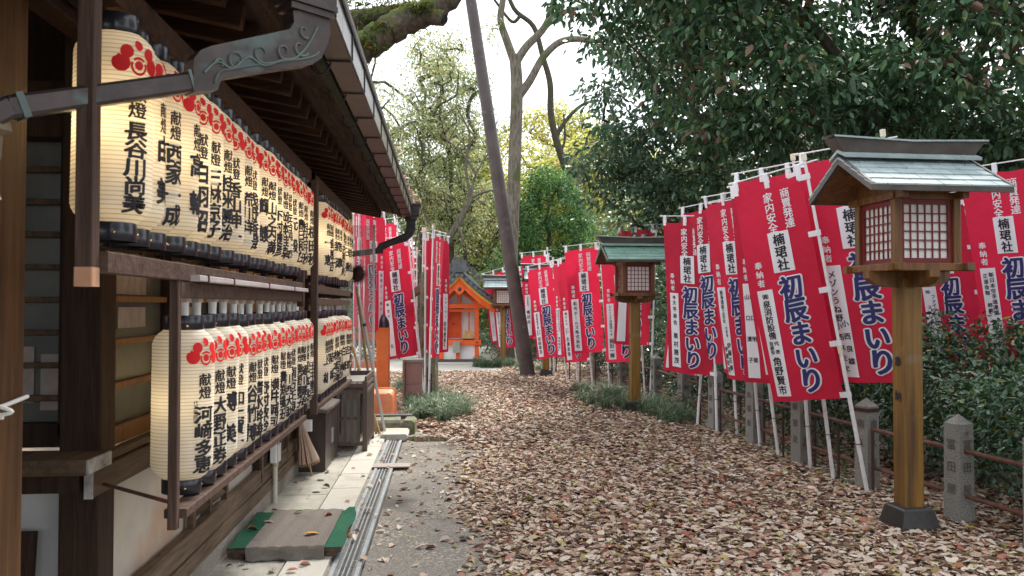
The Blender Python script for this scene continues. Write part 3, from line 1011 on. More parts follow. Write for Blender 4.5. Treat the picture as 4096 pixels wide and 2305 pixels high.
def downspout(A, flip=False, yoff=0.):
    """decorated copper downspout; s runs along (-.75,-.66) from the gutter outlet"""
    dx = Vector((-.7498, -.6616, 0))
    fr = (Vector(A), dx, Vector((0, 0, 1)))
    orn = [(.101, 2.421), (-.03, 2.455), (-.035, 2.382), (-.025, 2.343), (-.002, 2.293), (.031, 2.267), (.159, 2.223), (.31, 2.168), (.335, 2.149), (.343, 2.123), (.411, 2.106),
           (.415, 2.168), (.413, 2.2), (.394, 2.228), (.361, 2.248), (.187, 2.325), (.112, 2.359), (.097, 2.384)]
    sp = part('downspout', MB().prism(orn, fr, .066), copper, bld)
    pt = lambda s, z, n=0.: Vector(A) + dx * s + Vector((0, 0, z)) + Vector((-.66, .75, 0)).normalized() * n
    mb = MB()
    q = pt(.034, 2.47)
    Rz = Matrix.Rotation(math.atan2(-.6616, -.7498), 3, 'Z')
    mb.box(pt(.034, 2.437), (.155, .085, .02), Rz)
    mb.box(pt(.034, 2.458), (.172, .10, .018), Rz)
    mb.box(pt(.026, 2.50), (.15, .09, .07), Rz)
    mb.box(pt(.020, 2.60), (.12, .08, .16), Rz)
    part('outlet', mb, copper, sp)
    a_, b_ = pt(.413, 2.136), pt(.86, 1.983)
    part('pipe', MB().bar(a_, b_, .058, .055, ch=.008), copper, sp)
    part('pipe_collar', MB().bar(pt(.826, 1.995), pt(.842, 1.989), .064, .062), patina, sp)
    part('pipe_collar', MB().bar(pt(.411, 2.137), pt(.42, 2.134), .064, .064), patina, sp)
    part('elbow', MB().bar(pt(.858, 1.985), pt(.97, 1.90), .058, .055, ch=.008), copper, sp)
    # raised outline and scrolls on the side facing the path
    for nm, face in (('scroll', -.035), ('scroll', .035)):
        mb = MB()
        edge = [orn[k] for k in (4, 5, 6, 7, 8, 9)]
        mb.tube(smoothpath([pt(s + .010, z + .018, face) for s, z in edge], 3), .0035, 5)
        def scr(c, r, a0, a1, ph=0, th=.005):
            ps = []
            for k in range(13):
                t = k / 12
                a = a0 + (a1 - a0) * t
                rr = r * (1 - .75 * t)
                ps.append(pt(c[0] + rr * math.cos(a), c[1] + rr * math.sin(a), face))
            return mb.tube(ps, [th * (1 - .5 * k / 12) for k in range(13)], 5)
        scr((.205, 2.262), .035, 3.9, 9.2)
        scr((.285, 2.225), .030, -1.2, 4.6)
        scr((.13, 2.285), .028, 4.4, 9.8)
        scr((.075, 2.31), .032, 3.6, 8.2)
        scr((.06, 2.365), .024, 4.2, 8.6)
        scr((.335, 2.2), .018, 0, 4.5)
        mb.tube(smoothpath([pt(.385, 2.165, face), pt(.345, 2.205, face), pt(.30, 2.195, face), pt(.25, 2.24, face), pt(.20, 2.225, face), pt(.14, 2.255, face), pt(.09, 2.275, face), pt(.045, 2.33, face), pt(.015, 2.39, face)], 4), .0042, 5)
        part(nm, mb, patina, sp, kind='stuff')
    return sp


downspout((-.42, 2.6, 0))
# far downspout, mirrored at the other end of the eaves
A2 = Vector((-.44, 10.3, 0))
fr2 = (A2, Vector((-1, 0, 0)), Vector((0, 0, 1)))
orn2 = [(.06, 2.60), (-.06, 2.60), (-.05, 2.47), (-.02, 2.40), (.06, 2.33), (.26, 2.27), (.35, 2.22), (.36, 2.17), (.43, 2.17), (.44, 2.24), (.40, 2.30), (.20, 2.38), (.09, 2.43), (.06, 2.5)]
sp2 = part('downspout', MB().prism(orn2, fr2, .07), gutter_d, bld)
part('pipe', MB().bar(A2 + V(-.43, 0, 2.205), A2 + V(-.92, 0, 2.14), .06, .075, ch=.008), gutter_d, sp2)
part('outlet', MB().box(A2 + V(0, 0, 2.63), (.15, .12, .05)).box(A2 + V(.01, 0, 2.72), (.19, .15, .14), ch=.01).box(A2 + V(.01, 0, 2.80), (.23, .17, .03)), gutter_d, sp2)
mb = MB()
mb.tube(smoothpath([A2 + V(-.02, -.037, 2.45), A2 + V(-.1, -.037, 2.38), A2 + V(-.2, -.037, 2.34), A2 + V(-.33, -.037, 2.27)], 4), .004, 5)
part('scroll', mb, copper, sp2, kind='stuff')

# porch post at the frame edge, its carved nosing, the ropes
pp = thing('porch_post', 'thick varnished timber porch post at the left edge of the picture', 'post', (-1.18, 2.12, 0))
part('shaft', MB().box((-1.185, 2.13, 1.6), (.16, .16, 3.2), ch=.012), wood_post, pp)
part('carved_nosing', MB().prism([(0, .10), (.13, .10), (.14, .055), (.115, .045), (.11, -.01), (.085, -.05), (.07, -.055), (.06, -.10), (0, -.10)], (V(-1.20, 2.02, 1.87), V(1, -.25, 0).normalized(), V(0, 0, 1)), .09), stone_c, pp)
rope = thing('twisted_rope', 'blue and white twisted rope round the top of the porch post', 'rope', (-1.18, 2.12, 2.1))
pts = [Vector((-1.29 + .02 * k, 2.035 - .0 * k, 2.24 - .0048 * k * k)) for k in range(11)]
for q, mm in ((0, rope_w), (math.pi, rope_b)):
    pts2 = []
    for i, p in enumerate(smoothpath(pts, 5)):
        a = i * .75 + q
        pts2.append(p + Vector((0, math.cos(a) * .007, math.sin(a) * .007)))
    part('strand', MB().tube(pts2, .008, 6), mm, rope, smooth=True)
part('tied_string', MB().tube(smoothpath([(-1.275, 2.04, 1.282), (-1.2, 2.035, 1.262), (-1.12, 2.035, 1.252), (-1.095, 2.06, 1.25), (-1.095, 2.2, 1.262)], 5), .0055, 6), rope_w, pp, smooth=True)
part('string_bow', MB().tube(smoothpath([(-1.12, 2.03, 1.252), (-1.07, 2.0, 1.262), (-1.03, 2.0, 1.247), (-1.07, 2.0, 1.240), (-1.12, 2.03, 1.252), (-1.10, 2.0, 1.232), (-1.05, 2.0, 1.234)], 5), .005, 6), rope_w, pp, smooth=True)
o = part('leaning_board', MB().box((-1.64, 3.17, .33), (.17, .03, .62), Matrix.Rotation(R(-6), 3, 'X')), wood_dark, None)
tag(o, 'dark plank leaning against the white plaster below the counter', 'board')

# unseen porch roof, wall, beams and post, added behind the camera to block light
part('unseen_porch_roof', MB().box((-2.6, -1.0, 3.12), (4.3, 4.6, .06)), wood_board, bld)
part('unseen_porch_wall', MB().box((-4.2, .2, 1.6), (.08, 6.2, 3.2)), wood_board, bld)
for k in range(6):
    part('unseen_porch_beam', MB().box((-2.5, -2.6 + k * .78, 3.03), (4.0, .07, .1)), wood_raft, bld)
part('unseen_porch_post', MB().box((-1.185, -2.2, 1.6), (.16, .16, 3.2)), wood_post, bld)

# vinyl curtain at the far end
vc = thing('vinyl_curtain', 'clear vinyl sheet hanging at the far end of the shop', 'curtain', (-1.15, 10.0, 0))
mb = MB(); vs = []
for j in range(2):
    for i in range(15):
        vs.append((-1.30 + .42 * i / 14, 10.0 + .015 * math.sin(i * 1.4), .55 + 1.95 * j))
mb.add(vs, [(i, i + 1, 16 + i, 15 + i) for i in range(14)])
part('sheet', mb, vinyl, vc, smooth=True)
part('hem_tape', MB().box((-.885, 10.0, 1.53), (.028, .006, 1.95)), mat('tape', (.7, .62, .62), None, 4, .4, transl=.3), vc)
# ==================================================================== LANTERN RACKS
RX = -.90


def rack(label, uy0, uy1, ly0, ly1, upper=True, far=False):
    t = thing('lantern_rack', label, 'rack', (RX, ly0, 0))
    return t


rk = thing('lantern_rack', 'brown wooden frame carrying the upper row of near lanterns', 'rack', (RX, 2.15, 1.5), group='wooden lantern frames along the shop')
part('post', MB().box((-.925, 2.145, 2.30), (.045, .045, 1.4), ch=.003), wood_rackv, rk)
part('post_tip', MB().box((-.925, 2.145, 1.575), (.047, .047, .05), ch=.003), mat('bare_wood', (.52, .27, .15), (.62, .36, .24), 9, .8), rk)
part('lower_rail', MB().box((-.90, 3.62, 1.615), (.035, 2.9, .058), ch=.003), wood_rack, rk)
part('top_beam', MB().box((-.925, 3.85, 2.375), (.05, 3.5, .085), ch=.003), wood_raft, rk)
part('post', MB().box((-.90, 5.07, 1.62), (.04, .04, .20)), wood_rackv, rk)
rk_l = thing('lantern_rack', 'brown wooden frame carrying the lower row of near lanterns', 'rack', (RX, 2.75, .8), group='wooden lantern frames along the shop')
part('post', MB().box((-.905, 2.765, 1.185), (.031, .032, .86), ch=.003), wood_rackv, rk_l)
part('top_rail', MB().box((-.905, 3.93, 1.555), (.035, 2.32, .055), ch=.003), wood_rack, rk_l)
part('bottom_rail', MB().box((-.905, 3.95, .80), (.075, 2.33, .032), ch=.003), wood_rack, rk_l)
part('post', MB().box((-.905, 5.10, 1.555), (.04, .04, .12)), wood_rackv, rk_l)
part('brace_rod', MB().tube([(-.905, 2.80, .83), (-.905, 2.80, 1.56)], .006, 6), iron, rk_l)
part('wall_rod', MB().tube([(-.91, 2.8, .83), (-1.30, 3.15, .83)], .007, 6).box((-1.297, 3.16, .83), (.01, .03, .06)), iron, rk_l)
lamp_strip = part('light_tube', MB().box((-.875, 3.95, 1.597), (.05, 2.2, .022), ch=.003), mat('tube_grey', (.42, .38, .38), (.55, .5, .5), 9, .4), rk_l)
for yy in (2.95, 3.3, 3.95, 4.6):
    part('cable_tie', MB().box((-.875, yy, 1.598), (.056, .012, .028)), black_lacquer, rk_l)
    part('hanger', MB().tube([(-.90, yy, 1.60), (-.90, yy, 1.585)], .01, 6), iron, rk_l)
rk_f = thing('lantern_rack', 'dark wooden frame carrying both rows of the far lanterns', 'rack', (RX, 5.6, .8), group='wooden lantern frames along the shop')
part('post', MB().box((-.87, 5.40, 1.56), (.045, .05, 1.56), ch=.003), wood_rackv, rk_f)
part('top_beam', MB().box((-.925, 6.6, 2.375), (.05, 2.3, .085), ch=.003), wood_raft, rk_f)
part('middle_rail', MB().box((-.90, 6.5, 1.615), (.035, 2.1, .055), ch=.003), wood_rack, rk_f)
part('socket_rail', MB().box((-.905, 6.5, 1.53), (.035, 2.1, .05), ch=.003), wood_rack, rk_f)
part('bottom_rail', MB().box((-.905, 6.5, .80), (.075, 2.15, .032), ch=.003), wood_rack, rk_f)
part('end_bracket', MB().box((-1.12, 7.62, 1.60), (.5, .04, .05)), wood_dark, rk_f)

# lantern bodies
SX, SY = .108, .0765
HB = .545          # paper height


def lantern_profile():
    prof = []
    rings = 44
    for i in range(rings + 1):
        t = i / rings
        e = min(t, 1 - t)
        r = 1 - .42 * max(0, 1 - e / .115) ** 2.2
        for q, bulge in ((0, 0), (.5, .012)):
            tt = t + q / rings
            if tt > 1: break
            e2 = min(tt, 1 - tt)
            r2 = 1 - .42 * max(0, 1 - e2 / .115) ** 2.2
            prof.append((r2 * (1 + bulge), tt * HB))
    return prof


body_me = MB().lathe(lantern_profile(), 40, sx=SX, sy=SY, cap=False).mesh('paper_body', paper, smooth=True)
body_me.shade_smooth()
CX_, CY_ = .068, .056
def collar(z0, z1):
    mb = MB()
    mb.lathe([(1, z0), (1.02, z0 + .002), (1.02, z1 - .002), (1, z1), (.93, z1), (.93, z0)], 28, sx=CX_, sy=CY_, cap=False)
    return mb
top_me = collar(HB - .004, HB + .048).mesh('top_collar', black_lacquer, smooth=True)
bot_me = collar(-.048, .004).lathe([(.93, -.03), (.01, -.03)], 28, sx=CX_, sy=CY_, cap=False).mesh('bottom_collar', black_lacquer, smooth=True)
stud_me = MB().lathe([(.0001, .004), (.004, .003), (.0055, 0), (.004, -.003), (.0001, -.004)], 8, cap=False).mesh('stud', brass, smooth=True)
hook_me = MB().tube([(0, 0, -.028), (0, 0, -.05)], .0012, 4).tube([Vector((0, .014 * math.sin(a), -.066 + .014 * math.cos(a))) for a in [k * .5 for k in range(10)]], .0016, 4).mesh('hook', wire)
sock_me = MB().lathe([(.016, HB + .045), (.017, HB + .09), (.02, HB + .10)], 10).mesh('lamp_holder', plastic_white, smooth=True)
sockb_me = MB().box((0, 0, HB + .118), (.042, .042, .045), ch=.006).mesh('lamp_box', socket_tan)
cord_me = MB().tube(smoothpath([(.02, .02, HB + .13), (.0, .05, HB + .10), (.0, .045, HB + .045)], 3), .003, 4).mesh('cord', plastic_cream)
ring_me = MB().tube([Vector((.0, .016 * math.cos(a), HB + .066 + .016 * math.sin(a))) for a in [k * .52 for k in range(12)]], .0018, 4).mesh('hanger_ring', wire)
light_data = bpy.data.lights.new('lantern_bulb', 'POINT')
light_data.energy = .40
light_data.color = (1.0, .79, .50)
light_data.shadow_soft_size = .025
light_low = bpy.data.lights.new('lantern_bulb_low', 'POINT')
light_low.energy = .13
light_low.color = (1.0, .80, .52)
light_low.shadow_soft_size = .025


def lat_r(t):
    e = np.minimum(t, 1 - t)
    return 1 - .42 * np.maximum(0, 1 - e / .115) ** 2.2


def lantern_map(phi0, off=.0026):
    def f(s, t, side, lay=0):
        # s: arc position (m, +s = to the viewer's right when read), t: distance down from the top of the paper
        z = HB - t
        r = lat_r(z / HB)
        ph = phi0 + s / .098
        # phi measured from +x (towards the path), +ve towards +y
        nx = np.cos(ph) / SX; ny = np.sin(ph) / SY
        nl = np.sqrt(nx * nx + ny * ny)
        return np.stack([SX * r * 1.008 * np.cos(ph) + (off + lay) * nx / nl, SY * r * 1.008 * np.sin(ph) + (off + lay) * ny / nl, z], 1)
    return f


def circle(cx, cy, r, n=18, a0=0, sx=1, sy=1):
    return [(cx + r * sx * math.cos(a0 + 2 * math.pi * k / n), cy + r * sy * math.sin(a0 + 2 * math.pi * k / n)) for k in range(n)]


def crest(pr, cx, cy, S):
    """five-petalled plum crest with ringed heart, in sheet coordinates"""
    def P(pts): pr.poly([(cx + x * S, cy + y * S) for x, y in pts])
    for s in (-1, 1):
        # lower side petal with a ragged top
        pts = []
        for k in range(20):
            a = 2 * math.pi * k / 20
            x, y = .72 + .36 * math.cos(a), .10 + .40 * math.sin(a)
            if -2.4 < (a if a < math.pi else a - 2 * math.pi) < -.75 and k % 2: y += .07
            pts.append((s * x, y))
        P(pts)
        P([(s * x, y) for x, y in circle(.50, -.42, .27, 16, 0, 1, 1.15)])
    P(circle(0, -.75, .18, 16, 0, 1, 1.35))
    # heart: outer ring band, inner disc
    n = 26
    def ring(r0, r1, a0, a1, cy0):
        out = [(r1 * math.cos(a0 + (a1 - a0) * k / n), cy0 + r1 * math.sin(a0 + (a1 - a0) * k / n) * 1.15) for k in range(n + 1)]
        inn = [(r0 * math.cos(a0 + (a1 - a0) * k / n), cy0 + r0 * math.sin(a0 + (a1 - a0) * k / n) * 1.15) for k in range(n, -1, -1)]
        for k in range(n):
            P([out[k], out[k + 1], inn[n - k - 1], inn[n - k]])
    ring(.26, .36, -.45, math.pi + .45, .18)
    ring(.26, .36, math.pi + .75, 2 * math.pi - .75, .18)
    P(circle(0, .15, .19, 16, 0, 1, 1.1))


_ordw = ['first', 'second', 'third', 'fourth', 'fifth', 'sixth', 'seventh', 'eighth', 'ninth', 'tenth', 'eleventh', 'twelfth', 'thirteenth', 'fourteenth', 'fifteenth', 'sixteenth', 'seventeenth', 'eighteenth', 'nineteenth']


def lantern(y, z, name, label, group, upper, small='', dphi=0.):
    t = thing('paper_lantern', label, 'lantern', (-.95 + random.uniform(-.006, .006), y, z + random.uniform(-.006, .006)), 0, group)
    t.rotation_euler = (R(random.uniform(-.7, .7)), R(random.uniform(-.9, .9)), 0)
    link('paper_body', body_me, t); link('top_collar', top_me, t); b = link('bottom_collar', bot_me, t)
    for a in (-1.15, .5):
        s = link('stud', stud_me, b); s.location = (CX_ * 1.03 * math.cos(a), CY_ * 1.03 * math.sin(a), -.026)
    if upper:
        h = link('hook', hook_me, t); h.rotation_euler = (0, 0, random.uniform(-.6, .6))
        link('hanger_ring', ring_me, t)
    else:
        for nm, me in (('lamp_holder', sock_me), ('lamp_box', sockb_me), ('cord', cord_me)):
            o = link(nm, me, t)
        s = link('stud', stud_me, t); s.location = (CX_ * .42, -CY_ * .95, HB + .01)
        h = link('hook', hook_me, t); h.rotation_euler = (0, 0, random.uniform(-.6, .6))
    f = lantern_map(-.68 + .09 * (y - 2.3) + dphi)
    pr = Print(); crest(pr, 0, .094, .063)
    pr.build('crest', f, red_ink, t)
    Print().col('献燈', 0, .160, .047, .046, .030, sx=1.15, brush=.02, ns=5).build('lettering', f, black_ink, t)
    n = len(name)
    top = .260
    if small:
        Print().col(small, -.036, .255, .0165, .0165, .012, ns=3).build('small_lettering', f, black_ink, t)
        top = .275 if n < 5 else .262
    pitch = ((HB - .03) - top) / n
    size = min(pitch * 1.08, .082)
    Print().col(name, -.002, top, size, pitch, .040, sx=min(1.25, .080 / size), brush=.02, ns=6).build('name_lettering', f, black_ink, t)
    ld = light_data if upper else light_low
    lo = bpy.data.objects.new('bulb', ld); col.objects.link(lo)
    lo.parent = t; lo.location = (-.02, 0, HB * .52)
    return t


UP = [(2.31, '長谷川尚美'), (2.43, '由美'), (2.55, '西家一成'), (2.74, '高輪'), (2.9, '白羽昭'), (3.05, '三林京子'), (3.21, '桂米團治'), (3.37, '香山伸一'), (3.52, '荒川洋一'),
      (3.69, '浅野香澄'), (3.84, '輝護'), (4.02, '山之内満'), (4.16, '下村捷彦'), (4.33, '岡本佳幸'), (4.48, '左台純一郎'), (4.62, '元毅'), (4.78, '春日和在'), (4.95, '桂田千秋'), (5.12, '桜田秋')]
ZU, ZL = 1.725, .872
SM = ('代表取締役', '', '代表', '')
for i, (yy, nm) in enumerate(UP):
    lantern(yy + .03, ZU, nm, 'lit paper lantern with red crest, %s from the camera in the upper near row' % _ordw[i], 'lit lanterns hanging in the upper row', True,
            SM[i % 4] if i in (7, 8, 9, 12, 14) else '', {0: 0, 1: .65, 2: .32, 3: .5, 4: .05}.get(i, random.uniform(-.15, .25)))
LOW = [(2.97, '河﨑多恵', 1), (3.12, '大野正券', 0), (3.28, '博美', 0), (3.45, '和上賀一', 1), (3.62, '谷竹博', 0), (3.78, '青水幹雄', 0), (3.94, '野村敏治', 1), (4.12, '横井誠司', 1),
       (4.28, '溝渕隆田', 0), (4.43, '川西大助', 1), (4.59, '南方正良', 0), (4.77, '開野惠子', 0), (4.93, '樋川健治', 1), (5.06, '松本裕', 0), (5.19, '田中康臣', 1)]
for i, (yy, nm, sm) in enumerate(LOW):
    lantern(yy + .03, ZL, nm, 'pale paper lantern with red crest, %s from the camera in the lower near row' % _ordw[i], 'pale lanterns hanging in the lower row', False,
            '代表取締役' if sm else '', random.uniform(-.15, .15) if i else .05)
FU = [(5.92, '一恵'), (6.08, '設馬吉'), (6.23, '圭子'), (6.38, '荒瀬'), (6.54, '桂美'), (6.70, '井建次郎'), (6.86, 'ギャラリーAUN'), (7.02, '玉龍'), (7.18, '吉住'), (7.32, '中山')]
for i, (yy, nm) in enumerate(FU):
    lantern(yy + .02, ZU, nm, 'lit paper lantern with red crest, %s beyond the dark post in the upper row' % _ordw[i], 'lit lanterns hanging beyond the dark post', True, '', random.uniform(-.1, .2))
FL = [(5.80, '上雄', 0), (5.95, '花', 0), (6.12, '結城', 0), (6.27, '松本浜', 0), (6.43, '倉田英樹', 1), (6.63, '中川育信', 1), (6.80, '白崎', 0), (6.96, '吉田', 0), (7.12, '日野', 0), (7.28, '水野信', 0)]
for i, (yy, nm, sm) in enumerate(FL):
    lantern(yy + .02, ZL, nm, 'pale paper lantern with red crest, %s beyond the dark post in the lower row' % _ordw[i], 'pale lanterns hanging beyond the dark post', False, '代表取締役' if sm else '', random.uniform(-.1, .1))

# ==================================================================== THINGS ALONG THE SHOP WALL
cb = thing('cable_box', 'grey electric box with ribbed conduit on the shop wall', 'electric box', (-1.26, 6.08, 0))
part('box', MB().box((-1.262, 6.08, .41), (.05, .11, .14), ch=.006), plastic_white, cb)
part('lid', MB().box((-1.232, 6.08, .41), (.012, .10, .13), ch=.004), mat('lid_grey', (.6, .62, .6), None, 4, .5), cb)
pts = [(-1.255, 6.06, .34 - .34 * k / 40) for k in range(41)]
part('conduit', MB().tube(pts, [.017 + .0025 * (k % 2) for k in range(41)], 10), mat('conduit_beige', (.55, .52, .44), None, 4, .5), cb, smooth=False)
part('coupling', MB().tube([(-1.255, 6.06, .345), (-1.255, 6.06, .31)], .023, 10), mat('coupling_tan', (.42, .38, .26), None, 4, .5), cb)

cab = thing('cabinet', 'dark brown two-door steel cabinet beside the paper umbrella', 'cabinet', (-1.18, 7.55, 0))
part('body', MB().box((-1.18, 7.55, .30), (.24, .80, .52), ch=.008), cabinet_m, cab)
part('top_lid', MB().prism([(-.14, .0), (.15, -.045), (.15, -.02), (-.14, .03)], (V(-1.18, 7.55, .60), V(1, 0, 0), V(0, 0, 1)), .86), mat('cabinet_lid', (.13, .11, .10), (.18, .15, .14), 4, .4), cab)
for yy in (7.35, 7.75):
    d = part('door', MB().box((-1.055, yy, .30), (.012, .385, .50), ch=.003), cabinet_m, cab)
    part('handle', MB().box((-1.045, 7.52 if yy < 7.5 else 7.58, .30), (.012, .010, .13)), steel, d)
part('plinth', MB().box((-1.18, 7.55, .035), (.22, .78, .03)), toro_black, cab)
dis = thing('white_dispenser', 'small white rounded box hung on the side of the dark cabinet', 'box', (-1.20, 7.13, .46))
part('case', MB().box((-1.20, 7.115, .455), (.085, .05, .10), ch=.012), plastic_white, dis)
part('back', MB().box((-1.20, 7.143, .455), (.06, .01, .08)), mat('bracket_grey', (.4, .4, .4), None, 4, .5), dis)

um = thing('paper_umbrella', 'half closed oiled paper umbrella leaning against the dark cabinet', 'umbrella', (-1.16, 6.95, 0))
top_, bot_ = Vector((-1.235, 6.93, .56)), Vector((-1.135, 6.99, .03))
ax = (bot_ - top_).normalized()
xx_ = ax.cross(Vector((0, 1, 0))).normalized(); yy_ = ax.cross(xx_)
npl = 36
mb = MB(); mr = MB(); tips = MB()
rings = [(0.0, .008), (.12, .03), (.25, .055), (.34, .078), (.40, .092)]
vs = []
for d_, r_ in rings:
    for k in range(npl * 2):
        a = math.pi * k / npl
        rr = r_ * (1 if k % 2 else .80)
        vs.append(top_ + ax * d_ + xx_ * rr * math.cos(a) + yy_ * rr * math.sin(a))
M_ = npl * 2
fsA = []; fsB = []
for i in range(len(rings) - 1):
    for k in range(M_):
        q = (i * M_ + k, i * M_ + (k + 1) % M_, (i + 1) * M_ + (k + 1) % M_, (i + 1) * M_ + k)
        (fsB if k % 6 == 0 else fsA).append(q)
mb.add(vs, fsA); mr.add(vs, fsB)
cn = part('canopy', mb, umb_paper, um)
part('red_stripes', mr, umb_red, cn)
for k in range(0, M_, 2):
    a = math.pi * (k + 1) / npl
    p = top_ + ax * .395 + xx_ * .088 * math.cos(a) + yy_ * .088 * math.sin(a)
    tips.bar(p, p + ax * .025, .005, .005)
part('rib_tips', tips, bamboo, cn, kind='stuff')
part('handle', MB().tube([top_ + ax * -.02, bot_], .008, 8), bamboo, um)
part('ferrule', MB().tube([top_ + ax * .42, top_ + ax * .455], .0095, 8), steel, um)

# slatted cover over an air conditioner
cr = thing('slatted_cover', 'brown slatted wooden cover around an air conditioner by the shop', 'cover', (-1.06, 8.5, 0))
for xx in (-1.32, -.80):
    for yy in (8.12, 8.88):
        part('corner_post', MB().box((xx, yy, .37), (.045, .045, .74), ch=.003), crate_m, cr)
for z in (.12, .64, .705):
    part('rail', MB().box((-1.06, 8.115, z), (.48, .03, .035)), crate_m, cr)
    part('rail', MB().box((-.795, 8.5, z), (.03, .72, .035)), crate_m, cr)
for k in range(7):
    part('slat', MB().box((-1.27 + k * .068, 8.10, .38), (.03, .012, .50)), crate_m, cr)
for k in range(9):
    part('slat', MB().box((-.782, 8.19 + k * .078, .38), (.012, .035, .50)), crate_m, cr)
part('middle_rail', MB().box((-1.06, 8.125, .37), (.48, .02, .025)), crate_m, cr)
tp = part('top_board', MB().box((-1.06, 8.5, .735), (.50, .74, .015)), mat('top_grey', (.22, .2, .18), (.3, .28, .26), 6, .7), cr)
part('top_rim', MB().box((-1.06, 8.885, .765), (.55, .02, .05)).box((-.795, 8.5, .765), (.02, .76, .05)), crate_m, cr)
ac = thing('air_conditioner', 'grey outdoor air conditioner unit inside the slatted wooden cover', 'air conditioner', (-1.06, 8.5, 0))
part('casing', MB().box((-1.07, 8.5, .37), (.40, .55, .52), ch=.01), mat('ac_grey', (.28, .27, .25), (.36, .35, .33), 4, .5), ac)
part('fins', MB().box((-1.15, 8.215, .40), (.2, .01, .4)).box((-.862, 8.5, .38), (.01, .4, .38)), mat('ac_fins', (.03, .03, .03), (.1, .1, .1), 2, .6, stretch=(1, 1, 40)), ac)
o = part('hose_loop', MB().tube([Vector((-1.05 + .05 * math.cos(a), 8.55, .745 + .055 * math.sin(a))) for a in [k * math.pi / 10 for k in range(11)]], .008, 6), plastic_cream, None, smooth=True)
tag(o, 'small pale hose loop on top of the slatted cover', 'hose')

# poles leaning at the corner
br = thing('long_brush', 'long handled round brush with a dark bristle ball leaning at the eaves', 'brush', (-.76, 9.2, 0))
b0, b1 = Vector((-.78, 9.22, .03)), Vector((-1.0, 9.1, 1.72))
part('handle', MB().tube([b0, b1], .014, 8), bamboo, br, smooth=True)
mb = MB(); hc = Vector((-.985, 9.12, 1.86))
mb.lathe([(.0001, -.085), (.05, -.065), (.07, 0), (.05, .065), (.0001, .085)], 12, hc)
d_ = rdir(1500); 
for q in d_:
    q = Vector(q); a = hc + q * .03; b = hc + Vector((q.x * .112, q.y * .112, q.z * .125)) * random.uniform(.85, 1.08)
    w_ = q.cross(Vector((.3, .5, .8))).normalized() * .0022
    mb.add([a - w_, a + w_, b], [(0, 1, 2)])
part('bristles', mb, bristle, br)
ap = thing('metal_pole', 'pale aluminium pole leaning outermost beside the round brush', 'pole', (-.67, 9.16, 0))
a0, a1 = Vector((-.67, 9.14, .04)), Vector((-.965, 9.02, 1.62))
part('tube', MB().tube([a0, a1], .017, 10), alu, ap, smooth=True)
part('joint', MB().tube([a0.lerp(a1, .78), a0.lerp(a1, .80)], .021, 10), black_lacquer, ap)
part('foot', MB().tube([a0 - V(0, 0, .03), a0], .018, 10), toro_black, ap)
bp_ = thing('bamboo_pole', 'short jointed bamboo pole leaning behind the aluminium pole', 'pole', (-.73, 9.2, 0))
a0, a1 = Vector((-.73, 9.17, .02)), Vector((-1.18, 9.9, 1.15))
part('cane', MB().tube([a0, a1], .017, 8), bamboo, bp_, smooth=True)
for k in range(1, 6):
    part('node', MB().tube([a0.lerp(a1, k / 6 - .004), a0.lerp(a1, k / 6 + .004)], .0195, 8), bamboo, bp_)
# ==================================================================== DONOR BANNERS
FW, FH = .60, 1.80


